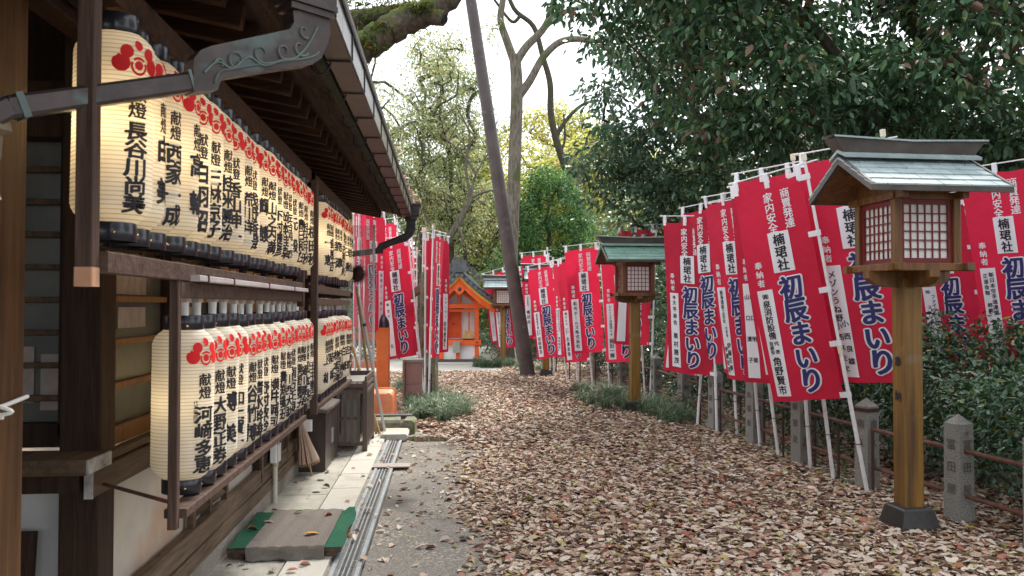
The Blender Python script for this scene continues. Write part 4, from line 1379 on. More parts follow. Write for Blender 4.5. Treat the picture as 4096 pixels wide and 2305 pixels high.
def banner(key, base, T, e1, label, donors, group, furl=0., skew=0., H=FH):
    """base: foot of the pole; T: top of the pole; e1: unit direction of the crossbar"""
    bx, by = base
    T = Vector(T); B = Vector((bx, by, 0))
    t = thing('banner', label, 'banner', (bx, by, 0), 0, group)
    e1 = Vector(e1).normalized()
    e2 = (B - T).normalized()
    nrm = (-e1).cross(-e2).normalized()          # readable side
    rs = random.Random(key)
    ph = rs.uniform(0, 6.28); am = rs.uniform(.007, .022) * (1 + furl)
    ph2 = rs.uniform(0, 6.28)
    O = np.array(T - B); E1 = np.array(e1); E2 = np.array(e2); NN = np.array(nrm)
    swing = rs.uniform(-.02, .05)

    def fmap(off):
        def f(s, tt, side, lay=0):
            a = FW - s            # distance from the pole side
            b = tt / H
            wv = am * (.35 + .9 * b) * np.sin(a * 11 + ph + b * 1.6) + am * .5 * np.sin(a * 23 + ph2 + b * 4) * b + .020 * np.sin(b * 2.2 + ph2) * a / FW
            wv = wv + furl * .10 * b * (a / FW) ** 2
            sag = .012 * np.sin(np.clip(a / FW, 0, 1) * math.pi * 2) ** 2 * np.maximum(0, 1 - b * 6)
            return (O + np.outer(a + .045 - skew * b, E1) + np.outer(tt + .075 + sag + swing * b * a, E2) + np.outer(wv + (off + lay) * side, NN))
        return f
    # hardware
    top = T + (-e2) * .06
    part('pole', MB().tube([B, B.lerp(T, .42), B.lerp(T, .43), top], [.0165, .0155, .0125, .012], 10), pole_white, t, smooth=True)
    part('pole_cap', MB().tube([T - e2 * .02, T - e2 * .075], .021, 10), plastic_cream, t, smooth=True)
    part('pole_joint', MB().tube([B.lerp(T, .43), B.lerp(T, .455)], .019, 10), plastic_cream, t)
    cbs = T - e1 * .10 + V(0, 0, 0)
    cbe = T + e1 * (FW + .07)
    part('crossbar', MB().tube([cbs, cbe], .0065, 6), pole_white, t)
    part('crossbar_tip', MB().tube([cbe - e1 * .02, cbe + e1 * .01], .012, 8), plastic_cream, t)
    # cloth
    nx_, ny_ = 22, 30
    S, TT = np.meshgrid(np.linspace(0, FW, nx_ + 1), np.linspace(0, H, ny_ + 1))
    Pv = fmap(0)(S.ravel(), TT.ravel(), 0)
    fs = [(j * (nx_ + 1) + i, (j + 1) * (nx_ + 1) + i, (j + 1) * (nx_ + 1) + i + 1, j * (nx_ + 1) + i + 1) for j in range(ny_) for i in range(nx_)]
    me = bpy.data.meshes.new('cloth'); me.from_pydata(Pv.tolist(), [], fs); me.materials.append(cloth_red); me.shade_smooth()
    link('cloth', me, t)
    # tabs: three on the crossbar, five on the pole
    f0 = fmap(.004)
    for s in (.022, .30, FW - .022):
        c0 = f0(np.array([s - .021, s + .021]), np.array([.04, .04]), 1)
        a = FW - s
        mb = MB()
        cc = (T - B) + e1 * (a + .045)
        d_ = e1 * .021
        up_ = cc - e2 * .010
        n_ = nrm * .008
        q = [Vector(c0[0]) + nrm * .003, Vector(c0[1]) + nrm * .003, cc - d_ + n_, cc + d_ + n_, up_ - d_, up_ + d_, cc - d_ - n_, cc + d_ - n_]
        q2 = [Vector(c0[0]) - nrm * .011, Vector(c0[1]) - nrm * .011]
        mb.add(q + q2, [(0, 1, 2, 3), (3, 2, 4, 5), (5, 4, 6, 7), (7, 6, 9, 8)])
        part('tab', mb, cloth_white, t, world=False)
    for b in (.03, .48, .93, 1.36, H - .03):
        c0 = f0(np.array([FW - .03, FW - .03]), np.array([b - .022, b + .022]), 1)
        mb = MB()
        cc = (T - B) + e2 * (b + .075)
        u_ = e2 * .022; n_ = nrm * .016; o_ = -e1 * .022
        q = [Vector(c0[0]), Vector(c0[1]), cc + u_ + n_, cc - u_ + n_, cc + u_ + o_, cc - u_ + o_, cc + u_ - n_, cc - u_ - n_,
             Vector(c0[0]) - nrm * .009, Vector(c0[1]) - nrm * .009]
        mb.add(q, [(0, 1, 2, 3), (3, 2, 4, 5), (5, 4, 6, 7), (7, 6, 9, 8)])
        part('tab', mb, cloth_white, t, world=False)
    # print
    f1 = fmap(.0045)
    pr = Print().rect(.225, .405, .405, .735, 8, 14); pr.build('name_panel', f1, cloth_white, t, True)
    pr = Print().rect(.055, .185, .86, 1.755, 6, 30); pr.build('donor_panel', f1, cloth_white, t, True)
    fb, fc = fmap(.0065), fmap(.0105)
    ns_ = 4 if by < 10 else 3
    Print().col('商賣発達', .435, .06, .086, .084, .020, brush=.02, ns=ns_).build('lettering', f1, cloth_white, t, True)
    Print().col('家内安全', .285, .075, .086, .084, .020, brush=.02, ns=ns_).build('lettering', f1, cloth_white, t, True)
    Print().col('奉納者', .105, .62, .066, .074, .018, brush=.02, ns=ns_).build('lettering', f1, cloth_white, t, True)
    xs = [.345, .345, .352, .36, .366]
    t0 = [.765, .955, 1.15, 1.345, 1.53]
    szs = [.205, .205, .205, .205, .22]
    wh = Print(); nv = Print()
    for c_, x_, y_, z_ in zip('初辰まいり', xs, t0, szs):
        wh.col(c_, x_, y_, z_, .2, .092, sx=.98, brush=.02)
        nv.col(c_, x_, y_, z_, .2, .034, sx=.98, brush=.02, ns=8)
    wh.build('title_outline', f1, cloth_white, t, True)
    nv.build('title_lettering', fc, navy_ink, t, True)
    Print().col('楠珺社', .315, .42, .102, .103, .030, brush=.02, ns=5).build('lettering', fb, black_ink, t, True)
    for tx, cx, t0_, sz, pt in donors:
        Print().col(tx, .12 + cx, .86 + t0_, sz * 1.08, pt, .028, sx=1.0, brush=.02, ns=ns_).build('lettering', fb, black_ink, t, True)
    # ground stake with rings
    sd_ = Vector((.045, .01, 0)) if bx > 0 else Vector((.04, -.02, 0))
    part('stake', MB().tube([B + sd_ + V(0, 0, -.02), B + sd_ + V(0, 0, .52) + (T - B) * .0], .012, 8), iron_dark, t)
    for z in (.42,):
        c = B.lerp(T, z / T.z)
        part('ring', MB().tube([c + Vector((.027 * math.cos(a) + .008, .027 * math.sin(a), 0)) for a in [k * .5236 for k in range(13)]], .0035, 5), iron_dark, t)
    return t


GR_ = 'red donor banners along the right side of the path'
GL_ = 'red donor banners on the left of the path'
D1 = lambda s, sz=.06, p=.064, t0=.03: [(s, 0, t0, sz, p)]
banner('R1', (3.30, 6.01), (2.810, 6.010, 2.620), (-.618, .775, -.137), 'front banner left of the nearest wooden lantern, its whole front in view', [('㈱', 0, .03, .045, .05), ('泉消防設備', 0, .085, .062, .066), ('代', .022, .43, .036, .04), ('表', .022, .50, .036, .04), ('取締役', -.022, .43, .034, .036), ('角野賢市', 0, .56, .074, .08)], GR_)
banner('R2', (3.26, 6.48), (2.930, 6.48, 2.71), (-.461, .888, -.008), 'banner directly behind the front one, only its top edge and corner show', D1('奉納'), GR_)
banner('R3', (3.28, 6.95), (3.10, 6.95, 2.65), (-.538, .843, .005), 'banner with a sparse two-column name, half hidden behind the front banner', [('山口清子', -.028, .10, .05, .20), ('山口明郎', .028, .10, .05, .20)], GR_)
banner('R4', (3.21, 7.47), (2.88, 7.47, 2.62), (-.30, .94, .02), 'narrowly seen banner between the sparse-name banner and the open one to its left', [('南海塗装工芸社', 0, .03, .044, .048), ('代表者', .02, .40, .03, .036), ('伊藤正泰', .028, .56, .055, .076), ('伊藤祐真', -.028, .60, .055, .07)], GR_)
banner('R5', (3.26, 8.05), (3.06, 8.05, 2.62), (-.18, .98, .05), 'banner turned edge on behind the narrowly seen one', D1('奉納'), GR_)
banner('R6', (3.30, 8.82), (3.17, 8.82, 2.72), (-.52, .85, -.06), 'banner with capital Latin letters in its donor strip', [('肉ざんまい・', -.01, .03, .045, .05), ('ALMON', -.022, .42, .05, .085), ('楽呑み処', .03, .40, .036, .06)], GR_)
banner('R7', (3.14, 9.03), (3.08, 9.03, 2.55), (-.669, .740, .071), 'banner between the middle wooden lantern and the Latin-letter banner', [('㈱', 0, .03, .04, .05), ('大平商会', 0, .085, .058, .08), ('奥村勝茂', 0, .48, .07, .10)], GR_)
banner('R8', (3.06, 9.52), (3.26, 9.52, 2.50), (-.470, .881, .048), 'banner leaning the other way whose hem shows under its neighbours', D1('奉納'), GR_)
banner('R9', (3.14, 12.05), (3.25, 12.05, 2.76), (-.797, .604, .023), 'tall banner rising behind the roof of the middle wooden lantern', D1('奉納'), GR_)
banner('R10', (3.17, 12.46), (3.01, 12.46, 2.49), (-.754, .656, -.02), 'banner left of the middle lantern post with three capital letters in its strip', [('barSPW財団', 0, .02, .045, .048), ('代表', 0, .42, .03, .06), ('稲田一輝', 0, .56, .074, .078)], GR_, .3)
banner('R11', (2.81, 13.46), (2.63, 13.46, 2.59), (-.848, .524, -.075), 'fully visible banner just left of the middle wooden lantern roof', [('和光ホームズ株式会社', 0, .04, .066, .082)], GR_)
banner('R12', (2.59, 13.86), (2.40, 13.86, 2.41), (-.558, .820, -.124), 'half hidden banner with three Latin letters left of the fully visible one', [('㈱HUG', 0, .03, .05, .06), ('代表', .02, .32, .026, .05), ('取締役', -.02, .32, .026, .035), ('北澤志保', 0, .48, .07, .09)], GR_)
banner('R13', (2.46, 14.70), (2.33, 14.70, 2.44), (-.428, .898, -.103), 'narrow banner with two crowded donor columns in the middle cluster', [('睦辰産業㈱代表取締役', .028, .03, .036, .042), ('塩田雅英', .028, .55, .046, .06), ('㈲泉州サービス', -.028, .03, .036, .05), ('代表塩田奈保実', -.028, .42, .04, .06)], GR_)
banner('R14', (2.40, 15.56), (2.12, 15.56, 2.39), (-.743, .651, -.154), 'slanting banner right in front of the third wooden lantern', [('㈱西岡鈑金工業', 0, .03, .04, .044), ('代表', .022, .36, .03, .05), ('取締役', -.022, .36, .03, .036), ('西岡靖浩', 0, .50, .07, .085)], GR_)
banner('R15', (2.39, 17.39), (2.24, 17.39, 2.72), (-.861, .506, -.06), 'higher red banner showing above the third wooden lantern roof', [('代表取締役', 0, .05, .03, .04), ('植田亮一', 0, .34, .075, .11)], GR_)
banner('R16', (2.34, 17.71), (2.31, 17.71, 2.61), (-.535, .845, .013), 'second red banner showing above the third wooden lantern roof', D1('奉納'), GR_)
banner('R18', (2.60, 20.65), (2.27, 20.65, 2.56), (-.970, .214, -.113), 'banner split by the leaning steel pole in front of it', [('明日一', 0, .1, .06, .1), ('代表', 0, .5, .04, .06)], GR_)
banner('R19', (1.96, 20.42), (1.73, 20.42, 2.32), (-.880, .465, -.102), 'banner left of the leaning pole, in front of its twin', [('㈱長谷川歯研', 0, .03, .04, .05), ('代表取締役', .0, .36, .03, .036), ('長谷川充', 0, .56, .066, .08)], GR_)
banner('R20', (1.87, 20.85), (1.56, 20.85, 2.52), (-.88, .40, -.25), 'leftmost banner of the right side, nearest to the small shrine', [('ラロサリカルド', .03, .42, .036, .055), ('ラロサアイサ', -.01, .46, .036, .055)], GR_)
banner('R22', (3.57, 5.83), (3.35, 5.83, 2.78), (-.723, .688, -.060), 'banner passing behind the nearest wooden lantern post', [('メゾンうね野', -.01, .04, .058, .07), ('小西良雄', .028, .44, .052, .10), ('小西スミヱ', -.026, .46, .052, .085)], GR_, skew=.15)
banner('R23', (5.54, 7.41), (5.10, 7.41, 2.63), (-.502, .865, -.010), 'banner right of the nearest lantern post rising out of the hedge', [('㈲', -.02, .04, .04, .05), ('ファイティング・', .026, .09, .042, .046), ('スピリッツ', -.022, .2, .042, .05)], GR_)
banner('R24', (5.44, 6.44), (5.07, 6.44, 2.78), (-.454, .891, -.011), 'banner cut off by the right edge of the picture', [('新日本空手道連盟', .026, .04, .042, .05), ('正道会館', -.026, .05, .04, .052), ('師範', -.02, .32, .04, .05), ('角', 0, .50, .066, .08)], GR_)
banner('L1', (-.32, 12.75), (-.59, 12.75, 2.59), (-.821, .554, -.138), 'open banner under the far downspout on the left', [('㈱', 0, .04, .045, .05), ('吉川', 0, .14, .05, .08), ('古', 0, .7, .06, .07)], GL_)
banner('L1b', (-.39, 13.20), (-.55, 13.20, 2.65), (-.791, .612, -.011), 'banner just behind the open one under the far downspout', D1('奉納'), GL_)
banner('L1c', (-.53, 14.88), (-.53, 14.88, 2.52), (-.732, .679, -.055), 'hindmost banner of the three under the far downspout', D1('奉納'), GL_)
banner('L2', (-1.28, 12.22), (-1.31, 12.22, 2.99), (.536, .844, -.01), 'reversed banner between the vinyl sheet and the orange post', [('弘荼行・一華子・社', 0, .04, .05, .09)], GL_)
banner('L2b', (-.69, 14.14), (-.85, 14.14, 3.06), (-.666, .746, -.01), 'banner whose top shows just under the end of the eaves', D1('奉納'), GL_)
banner('L3a', (-.40, 13.08), (-.36, 13.08, 2.71), (.413, .911, -.001), 'reversed banner on the leftmost pole of the trio near the shrine', D1('奉納'), GL_)
banner('L3b', (-.24, 11.67), (-.18, 11.67, 2.61), (.28, .96, .01), 'narrow reversed banner on the nearest pole of the trio near the shrine', [('造㈱代取締役', 0, .04, .036, .05), ('山本成幸', 0, .44, .06, .10)], GL_, .4)
banner('L3c', (-.31, 12.39), (-.31, 12.39, 2.64), (.56, .83, -.028), 'reversed banner nearest the small shrine with its donor strip in full view', [('ソランジュ', -.01, .05, .05, .07), ('向井恵美子', .01, .44, .08, .088)], GL_)
banner('L0', (-1.40, 12.63), (-1.44, 12.63, 3.06), (.353, -.912, -.10), 'banner seen blurred through the vinyl sheet', D1('富田誠'), GL_)

# ==================================================================== WOODEN LANTERNS ON POSTS
def toro(loc, rz, label, slate, full=True, H=1.0):
    t = thing('wooden_lantern', label, 'lantern', loc, rz, 'wooden post lanterns beside the path')
    Pt = lambda nm, mb, m, p=t, **k: part(nm, mb, m, p, world=False, **k)
    base = Pt('base', MB().lathe([(.215, -.02), (.150, .17), (.135, .18), (.118, .185)], 4, cap=True), toro_black)
    base.rotation_euler = (0, 0, R(45))
    Pt('post', MB().box((0, 0, .94), (.135, .135, 1.53), ch=.008), toro_post)
    # carrying arms
    for a in (0, 90):
        m_ = Matrix.Rotation(R(a), 3, 'Z')
        pr = [(-.29, .055), (-.29, .01), (-.24, -.03), (-.15, -.05), (.15, -.05), (.24, -.03), (.29, .01), (.29, .055)]
        Pt('bracket_arm', MB().prism(pr, (V(0, 0, 1.70), m_ @ V(1, 0, 0), V(0, 0, 1)), .07 if a else .072), toro_wood)
    for s in (-1, 1):
        Pt('tray_beam', MB().box((0, s * .235, 1.775), (.60, .05, .05), ch=.004), toro_wood)
        Pt('tray_beam', MB().box((s * .235, 0, 1.778), (.05, .62, .048), ch=.004), toro_wood)
    Pt('tray_floor', MB().box((0, 0, 1.79), (.42, .42, .02)), toro_wood)
    hb, zb, zt = .205, 1.80, 2.22
    for sx in (-1, 1):
        for sy in (-1, 1):
            Pt('corner_post', MB().box((sx * hb, sy * hb, (zb + zt) / 2), (.05, .05, zt - zb), ch=.004), toro_wood)
    Pt('head_frame', MB().box((0, -hb, zt + .02), (.48, .045, .045)).box((0, hb, zt + .02), (.48, .045, .045)).box((-hb, 0, zt + .022), (.043, .62, .045)).box((hb, 0, zt + .022), (.043, .62, .045)), toro_wood)
    # four paper windows with red lattice
    for q in range(4):
        rot = Matrix.Rotation(R(90 * q), 3, 'Z')
        mb = MB(); w_ = .36; h_ = zt - zb; z0 = zb
        def bx(cx, cz, sx, sz, d=.014, yy=-hb + .004):
            c = rot @ V(cx, yy, cz); mb.box(c, (sx, d, sz), rot)
        bx(0, z0 + .018, w_, .034); bx(0, z0 + h_ - .018, w_, .034)
        bx(-w_ / 2 + .014, z0 + h_ / 2, .028, h_ - .07); bx(w_ / 2 - .014, z0 + h_ / 2, .028, h_ - .07)
        wn = Pt('window', mb, toro_red)
        mb = MB(); iw = w_ - .056; ih = h_ - .072
        for k in range(1, 6):
            bx(-iw / 2 + iw * k / 6, z0 + h_ / 2, .0075, ih, .008, -hb + .008)
        for k in range(1, 6):
            bx(0, z0 + .036 + ih * k / 6, iw, .0075, .006, -hb + .006)
        Pt('lattice', mb, toro_red, wn)
        mb = MB(); bx(0, z0 + h_ / 2, w_ - .02, h_ - .02, .004, -hb + .017)
        Pt('paper_pane', mb, toro_paper, wn)
    # roof: ridge along x, slopes to front and back
    rl, zc, ze, dp = .94, 2.515, 2.285, .375
    zf = lambda y: zc - (zc - ze) * abs(y) / dp
    Pt('roof_underside', MB().add([(-rl / 2 + .02, 0, zc - .03), (rl / 2 - .02, 0, zc - .03), (rl / 2 - .02, -dp + .01, ze - .03), (-rl / 2 + .02, -dp + .01, ze - .03), (rl / 2 - .02, dp - .01, ze - .03), (-rl / 2 + .02, dp - .01, ze - .03)],
                                   [(0, 1, 2, 3), (1, 0, 5, 4)]), toro_wood)
    Pt('gable_board', MB().prism([(0, .26), (-.235, .10), (-.235, 0), (.235, 0), (.235, .10)], (V(-.20, 0, zt + .03), V(0, 1, 0), V(0, 0, 1)), .02), toro_wood)
    for s in (-1, 1):
        a_, b_ = V(s * rl / 2, 0, zc - .012), V(s * rl / 2, -dp, ze - .012)
        Pt('barge_board', MB().bar(a_, b_, .022, .05), toro_edge)
        Pt('barge_board', MB().bar(a_, V(s * rl / 2, dp, ze - .012), .022, .05), toro_edge)
    for s in (-1, 1):
        Pt('eave_board', MB().box((0, s * dp, ze - .018), (rl + .02, .02, .04)), toro_edge)
    ncourse = 5
    for side in (-1, 1):
        for c in range(ncourse):
            y0 = side * (dp + .012) * (1 - c / ncourse); y1 = side * (dp + .012) * (1 - (c + 1) / ncourse)
            n_ = 5
            offs = (0 if c % 2 else .5) * rl / n_
            edges = [-rl / 2 - .015] + [x for x in [-rl / 2 + offs + rl * k / n_ for k in range(n_ + 1)] if -rl / 2 + .03 < x < rl / 2 - .03] + [rl / 2 + .015]
            for xa, xb in zip(edges[:-1], edges[1:]):
                za, zb_ = zf(y0) + .014, zf(y1) + .005
                g_ = .0025
                v = [(xa + g_, y0, za), (xb - g_, y0, za), (xb - g_, y1, zb_), (xa + g_, y1, zb_)]
                v2 = [(a, b, c_ - .010) for a, b, c_ in v]
                fs = [(0, 1, 2, 3), (0, 4, 5, 1), (3, 7, 4, 0), (1, 5, 6, 2)]
                if side > 0: fs = [tuple(reversed(f)) for f in fs]
                Pt('roof_plate', MB().add(v + v2, fs), slate)
    Pt('ridge_course', MB().prism([(-.10, -.035), (0, .012), (.10, -.035), (.10, -.055), (0, -.01), (-.10, -.055)], (V(0, 0, zc + .045), V(0, 1, 0), V(0, 0, 1)), rl + .03), slate)
    Pt('ridge_beam', MB().add([(-.46, -.05, zc + .02), (.46, -.05, zc + .02), (.46, .05, zc + .02), (-.46, .05, zc + .02), (-.535, -.075, zc + .125), (.535, -.075, zc + .125), (.535, .075, zc + .125), (-.535, .075, zc + .125)],
                              [(0, 3, 2, 1), (4, 5, 6, 7), (0, 1, 5, 4), (1, 2, 6, 5), (2, 3, 7, 6), (3, 0, 4, 7)]), toro_edge)
    Pt('ridge_cap', MB().add([(-.55, -.085, zc + .140), (0, -.085, zc + .120), (.55, -.085, zc + .135), (-.55, .085, zc + .140), (0, .085, zc + .120), (.55, .085, zc + .135), (-.55, 0, zc + .152), (0, 0, zc + .132), (.55, 0, zc + .147),
                              (-.55, -.085, zc + .128), (0, -.085, zc + .108), (.55, -.085, zc + .123)],
                             [(0, 1, 7, 6), (1, 2, 8, 7), (6, 7, 4, 3), (7, 8, 5, 4), (9, 10, 1, 0), (10, 11, 2, 1)]), slate)
    pk = Print().col('奉納', 0, 0, .072, .23, .03, brush=.06)
    pk.build('lettering', lambda s, tt, sd, l=0: np.stack([-.0695 - l, -s, 1.18 - tt], 1), black_ink, t)
    return t


t1 = toro((3.065, 5.07, 0), R(2.7), 'nearest wooden post lantern with grey slate roof on the right', toro_slate)
t1.scale = (1, 1, .985)
t2 = toro((2.66, 11.05, 0), R(1.5), 'middle wooden post lantern with greenish roof plates', toro_green)
t2.scale = (1, 1, .935)
t3 = copy_tree(t1); t3.location = (2.12, 16.7, 0); t3.rotation_euler = (0, 0, R(-2)); t3.scale = (1, 1, .90); t3['label'] = 'third wooden post lantern partly behind the leaning steel pole'
t4 = copy_tree(t1); t4.location = (1.45, 20.0, 0); t4.rotation_euler = (0, 0, R(-6)); t4.scale = (1, 1, .86); t4['label'] = 'farthest wooden post lantern right beside the small shrine'

# ==================================================================== STONE FENCE
fp = [(3.49, 5.18), (3.37, 6.15), (3.31, 7.21), (3.28, 8.26), (3.20, 9.25), (3.20, 10.5), (3.22, 12.0), (3.05, 13.6), (2.9, 15.3), (3.56, 4.52)]
fl_ = ['stone fence post just right of the nearest wooden lantern post', 'stone fence post with a banded pyramid top left of the nearest lantern post', 'stone fence post half under the hem of the front banner',
       'stone fence post below the narrow banners', 'stone fence post between two white poles below the Latin-letter banner', 'stone fence post at the left of the open leaf ground',
       'dim stone fence post right of the middle lantern post', 'stone fence post left of the middle wooden lantern', 'farthest stone fence post in the hedge shadow', 'stone fence post at the right edge of the picture']
carv = ['冨田屋', '南久吉', '奉寄進', '丸橋屋', '津國屋', '三枡屋', '奉寄進', '大和屋', '奉寄進', '和泉屋']
for i, ((x, y), lb) in enumerate(zip(fp, fl_)):
    rot = [R(14), R(20), R(16), R(14), R(10), R(12), R(12), R(12), R(10), R(10)][i]
    t = thing('fence_post', lb, 'stone post', (x, y, 0), rot, 'stone posts of the fence')
    s = .066
    part('shaft', MB().add([(-s, -s, 0), (s, -s, 0), (s, s, 0), (-s, s, 0), (-s * .95, -s * .95, .70), (s * .95, -s * .95, .70), (s * .95, s * .95, .70), (-s * .95, s * .95, .70), (0, 0, .765)],
                           [(0, 1, 5, 4), (1, 2, 6, 5), (2, 3, 7, 6), (3, 0, 4, 7), (4, 5, 8), (5, 6, 8), (6, 7, 8), (7, 4, 8)]), granite, t, world=False)
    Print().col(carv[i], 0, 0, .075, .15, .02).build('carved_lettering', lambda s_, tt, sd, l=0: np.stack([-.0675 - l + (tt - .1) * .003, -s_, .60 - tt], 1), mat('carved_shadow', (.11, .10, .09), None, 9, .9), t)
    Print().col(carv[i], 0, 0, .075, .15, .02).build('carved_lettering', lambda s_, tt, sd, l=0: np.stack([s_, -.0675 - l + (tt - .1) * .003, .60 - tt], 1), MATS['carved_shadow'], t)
    if i == 1:
        ib = part('iron_band', MB().lathe([(1, .655), (1, .685)], 4, sx=.0935, sy=.0935, cap=False), iron_dark, t, world=False)
        ib.rotation_euler = (0, 0, R(45))
rails = sorted(fp, key=lambda p: p[1])
t = thing('fence_rails', 'rusty iron pipe rails running between the stone fence posts', 'railing', (3.3, 6, 0))
for (xa, ya), (xb, yb) in zip(rails[:-1], rails[1:]):
    for z in (.22, .52):
        part('pipe', MB().tube([(xa, ya, z), (xb, yb, z)], .016, 8), iron, t, smooth=True)

# ==================================================================== STEEL PROP POLE
t = thing('leaning_pole', 'tall brown steel pole leaning left across the middle of the picture', 'pole', (1.77, 16.85, 0))
part('shaft', MB().tube([(1.77, 16.85, -.1), (.53, 16.8, 8.0), (.05, 16.78, 11.0)], [.160, .118, .11], 20), pole_brown, t, smooth=True)
mb = MB()
for k in range(14):
    z = 2.5 + k * .42
    x = 1.77 - (1.24 / 8) * z
    mb.lathe([(.010, 0), (.010, .002)], 6, c=(x - .02 + .05 * (k % 2), 16.85 - .15, z))
part('bolt_holes', mb, toro_black, t)
# ==================================================================== SMALL VERMILION SHRINE
sh = thing('small_shrine', 'small vermilion shrine with a dark tiled gable roof at the end of the path', 'shrine', (.36, 21.0, 0))
CXs = .36
yF = 20.8
part('base', MB().box((CXs, 21.5, .03), (1.34, 1.5, .17), ch=.01), dark_base, sh)
part('base_corner', MB().box((CXs + .5, 20.73, .05), (.26, .1, .17)), dark_base, sh)
part('lower_wall', MB().box((CXs, yF + .06, .33), (.9, .04, .5)), white_wall, sh)
for s in (-1, 1):
    part('column', MB().box((CXs + s * .46, yF + .04, .80), (.11, .11, 1.36), ch=.006), orange, sh)
    part('column', MB().box((CXs + s * .46, yF + .95, .80), (.11, .11, 1.36), ch=.006), orange, sh)
    part('side_wall', MB().box((CXs + s * .45, yF + .5, .80), (.03, .9, 1.34)), white_wall, sh)
part('stud_post', MB().box((CXs - .03, yF + .02, .27), (.10, .05, .40)), orange, sh)
cnt = part('counter', MB().box((CXs, yF + .0, .55), (1.14, .14, .13), ch=.006), orange, sh)
part('cap', MB().lathe([(.0001, -.02), (.03, -.016), (.036, 0), (.03, .0), (.0001, .0)], 12, c=(CXs + .46, yF - .07, .56)), black_lacquer, cnt)
part('back_wall', MB().box((CXs, yF + .55, 1.03), (.84, .04, .84)), white_wall, sh)
dr = part('door', MB().box((CXs - .16, yF + .50, 1.03), (.36, .03, .72)), orange, sh)
part('door_knob', MB().box((CXs - .14, yF + .47, 1.02), (.04, .03, .04)), black_lacquer, dr)
part('door_frame', MB().box((CXs + .05, yF + .49, 1.03), (.04, .04, .78)).box((CXs - .1, yF + .49, 1.40), (.5, .04, .05)).box((CXs + .27, yF + .3, 1.03), (.04, .04, .84)), orange, sh)
part('shelf', MB().box((CXs, yF + .3, .60), (.84, .5, .03)), orange, sh)
part('lintel', MB().box((CXs, yF + .0, 1.50), (1.35, .12, .12), ch=.006), orange, sh)
part('lintel_lower', MB().box((CXs, yF + .08, 1.38), (.84, .06, .06)), orange, sh)
part('bracket', MB().box((CXs + .48, yF - .02, 1.59), (.22, .14, .09)), orange, sh)
part('bracket', MB().box((CXs - .48, yF - .02, 1.59), (.22, .14, .09)), orange, sh)
part('beam_end', MB().box((CXs + .56, yF - .06, 1.585), (.12, .10, .07)), ochre, sh)
part('gable_wall', MB().prism([(-.5, 0), (.5, 0), (.0, .52)], (V(CXs, yF + .10, 1.56), V(1, 0, 0), V(0, 0, 1)), .03), mat('gable_white', (.5, .47, .44), (.58, .55, .52), 3, .9), sh)
part('king_post', MB().box((CXs, yF + .04, 1.70), (.08, .06, .28)).bar((CXs - .42, yF + .05, 1.60), (CXs - .02, yF + .05, 1.90), .05, .07).bar((CXs + .42, yF + .05, 1.60), (CXs + .02, yF + .05, 1.90), .05, .07), orange, sh)


def roofcurve(u):       # u 0..1 from ridge to eave: (dx, z)
    return .92 * u, 2.30 - .80 * (u ** .86) + .05 * u ** 4


def strip(w0, w1, yy, dpt, m, nm, dz=0.):
    for s in (-1, 1):
        pts_o = []; pts_i = []
        for k in range(11):
            u_ = k / 10
            dx_, z_ = roofcurve(u_)
            pts_o.append((s * dx_, z_ - w0 + dz)); pts_i.append((s * dx_ * .985, z_ - w1 + dz))
        mb = MB()
        for k in range(10):
            q = [pts_o[k], pts_o[k + 1], pts_i[k + 1], pts_i[k]]
            mb.prism(q if s > 0 else q[::-1], (V(CXs, yy, 0), V(1, 0, 0), V(0, 0, 1)), dpt)
        part(nm, mb, m, sh)


strip(0.02, .085, yF - .44, .06, ochre, 'barge_trim')
strip(.085, .24, yF - .38, .05, orange, 'barge_board')
strip(-.03, .02, yF + .35, 1.75, tile, 'tile_bed')
# pendant
part('pendant', MB().prism([(-.10, .12), (.10, .12), (.13, -.02), (.06, -.10), (0, -.14), (-.06, -.10), (-.13, -.02)], (V(CXs, yF - .42, 1.92), V(1, 0, 0), V(0, 0, 1)), .04), orange, sh)
pbn = part('pendant_boss', MB().lathe([(.05, 0), (.05, .02), (.02, .035)], 6, c=(0, 0, 0)), black_lacquer, sh, world=False)
pbn.location = (0, yF - .445 - 21.0, 1.93); pbn.rotation_euler = (R(90), 0, 0)
# tiles: round cover rows down the front gable, disc ends
tile_l = mat('roof_tile_end', (.13, .135, .14), (.24, .245, .25), 7, .5, .3)
disc = MB().lathe([(.045, 0), (.05, .005), (.05, .03), (.04, .036), (.03, .030), (.012, .030), (.006, .036)], 16).mesh('tile_end', tile_l, smooth=True)
for s in (-1, 1):
    for k in range(8):
        u_ = .06 + k * .125
        dx_, z_ = roofcurve(u_)
        o = shared('tile_end', disc, sh, (CXs + s * dx_, yF - .46, z_ + .045), (R(90), 0, 0))
    for k in range(9):
        u_ = k / 9 + .03
        dx_, z_ = roofcurve(min(1, u_)); 
        part('tile_row', MB().tube([(CXs + s * dx_, yF - .44, z_ + .05), (CXs + s * dx_, yF + 1.2, z_ + .05)], .042, 10), tile, sh, smooth=True)
    # verge ridge
    pts = [(CXs + s * roofcurve(u)[0], yF - .40, roofcurve(u)[1] + .13) for u in (.08, .3, .55, .8, 1.0)]
    part('verge_ridge', MB().tube(pts, .045, 10), tile, sh, smooth=True)
    pts = [(CXs + s * roofcurve(u)[0], yF - .30, roofcurve(u)[1] + .18) for u in (.05, .3, .55)]
    part('verge_ridge', MB().tube(pts, .04, 10), tile, sh, smooth=True)
mb = MB()
mb.box((CXs, yF + .4, 2.44), (.20, 1.7, .18)); mb.box((CXs, yF + .4, 2.56), (.28, 1.75, .04))
mb.box((CXs, yF + .4, 2.50), (.25, 1.72, .02)); mb.box((CXs, yF + .4, 2.42), (.25, 1.72, .02))
part('ridge_stack', mb, tile, sh)
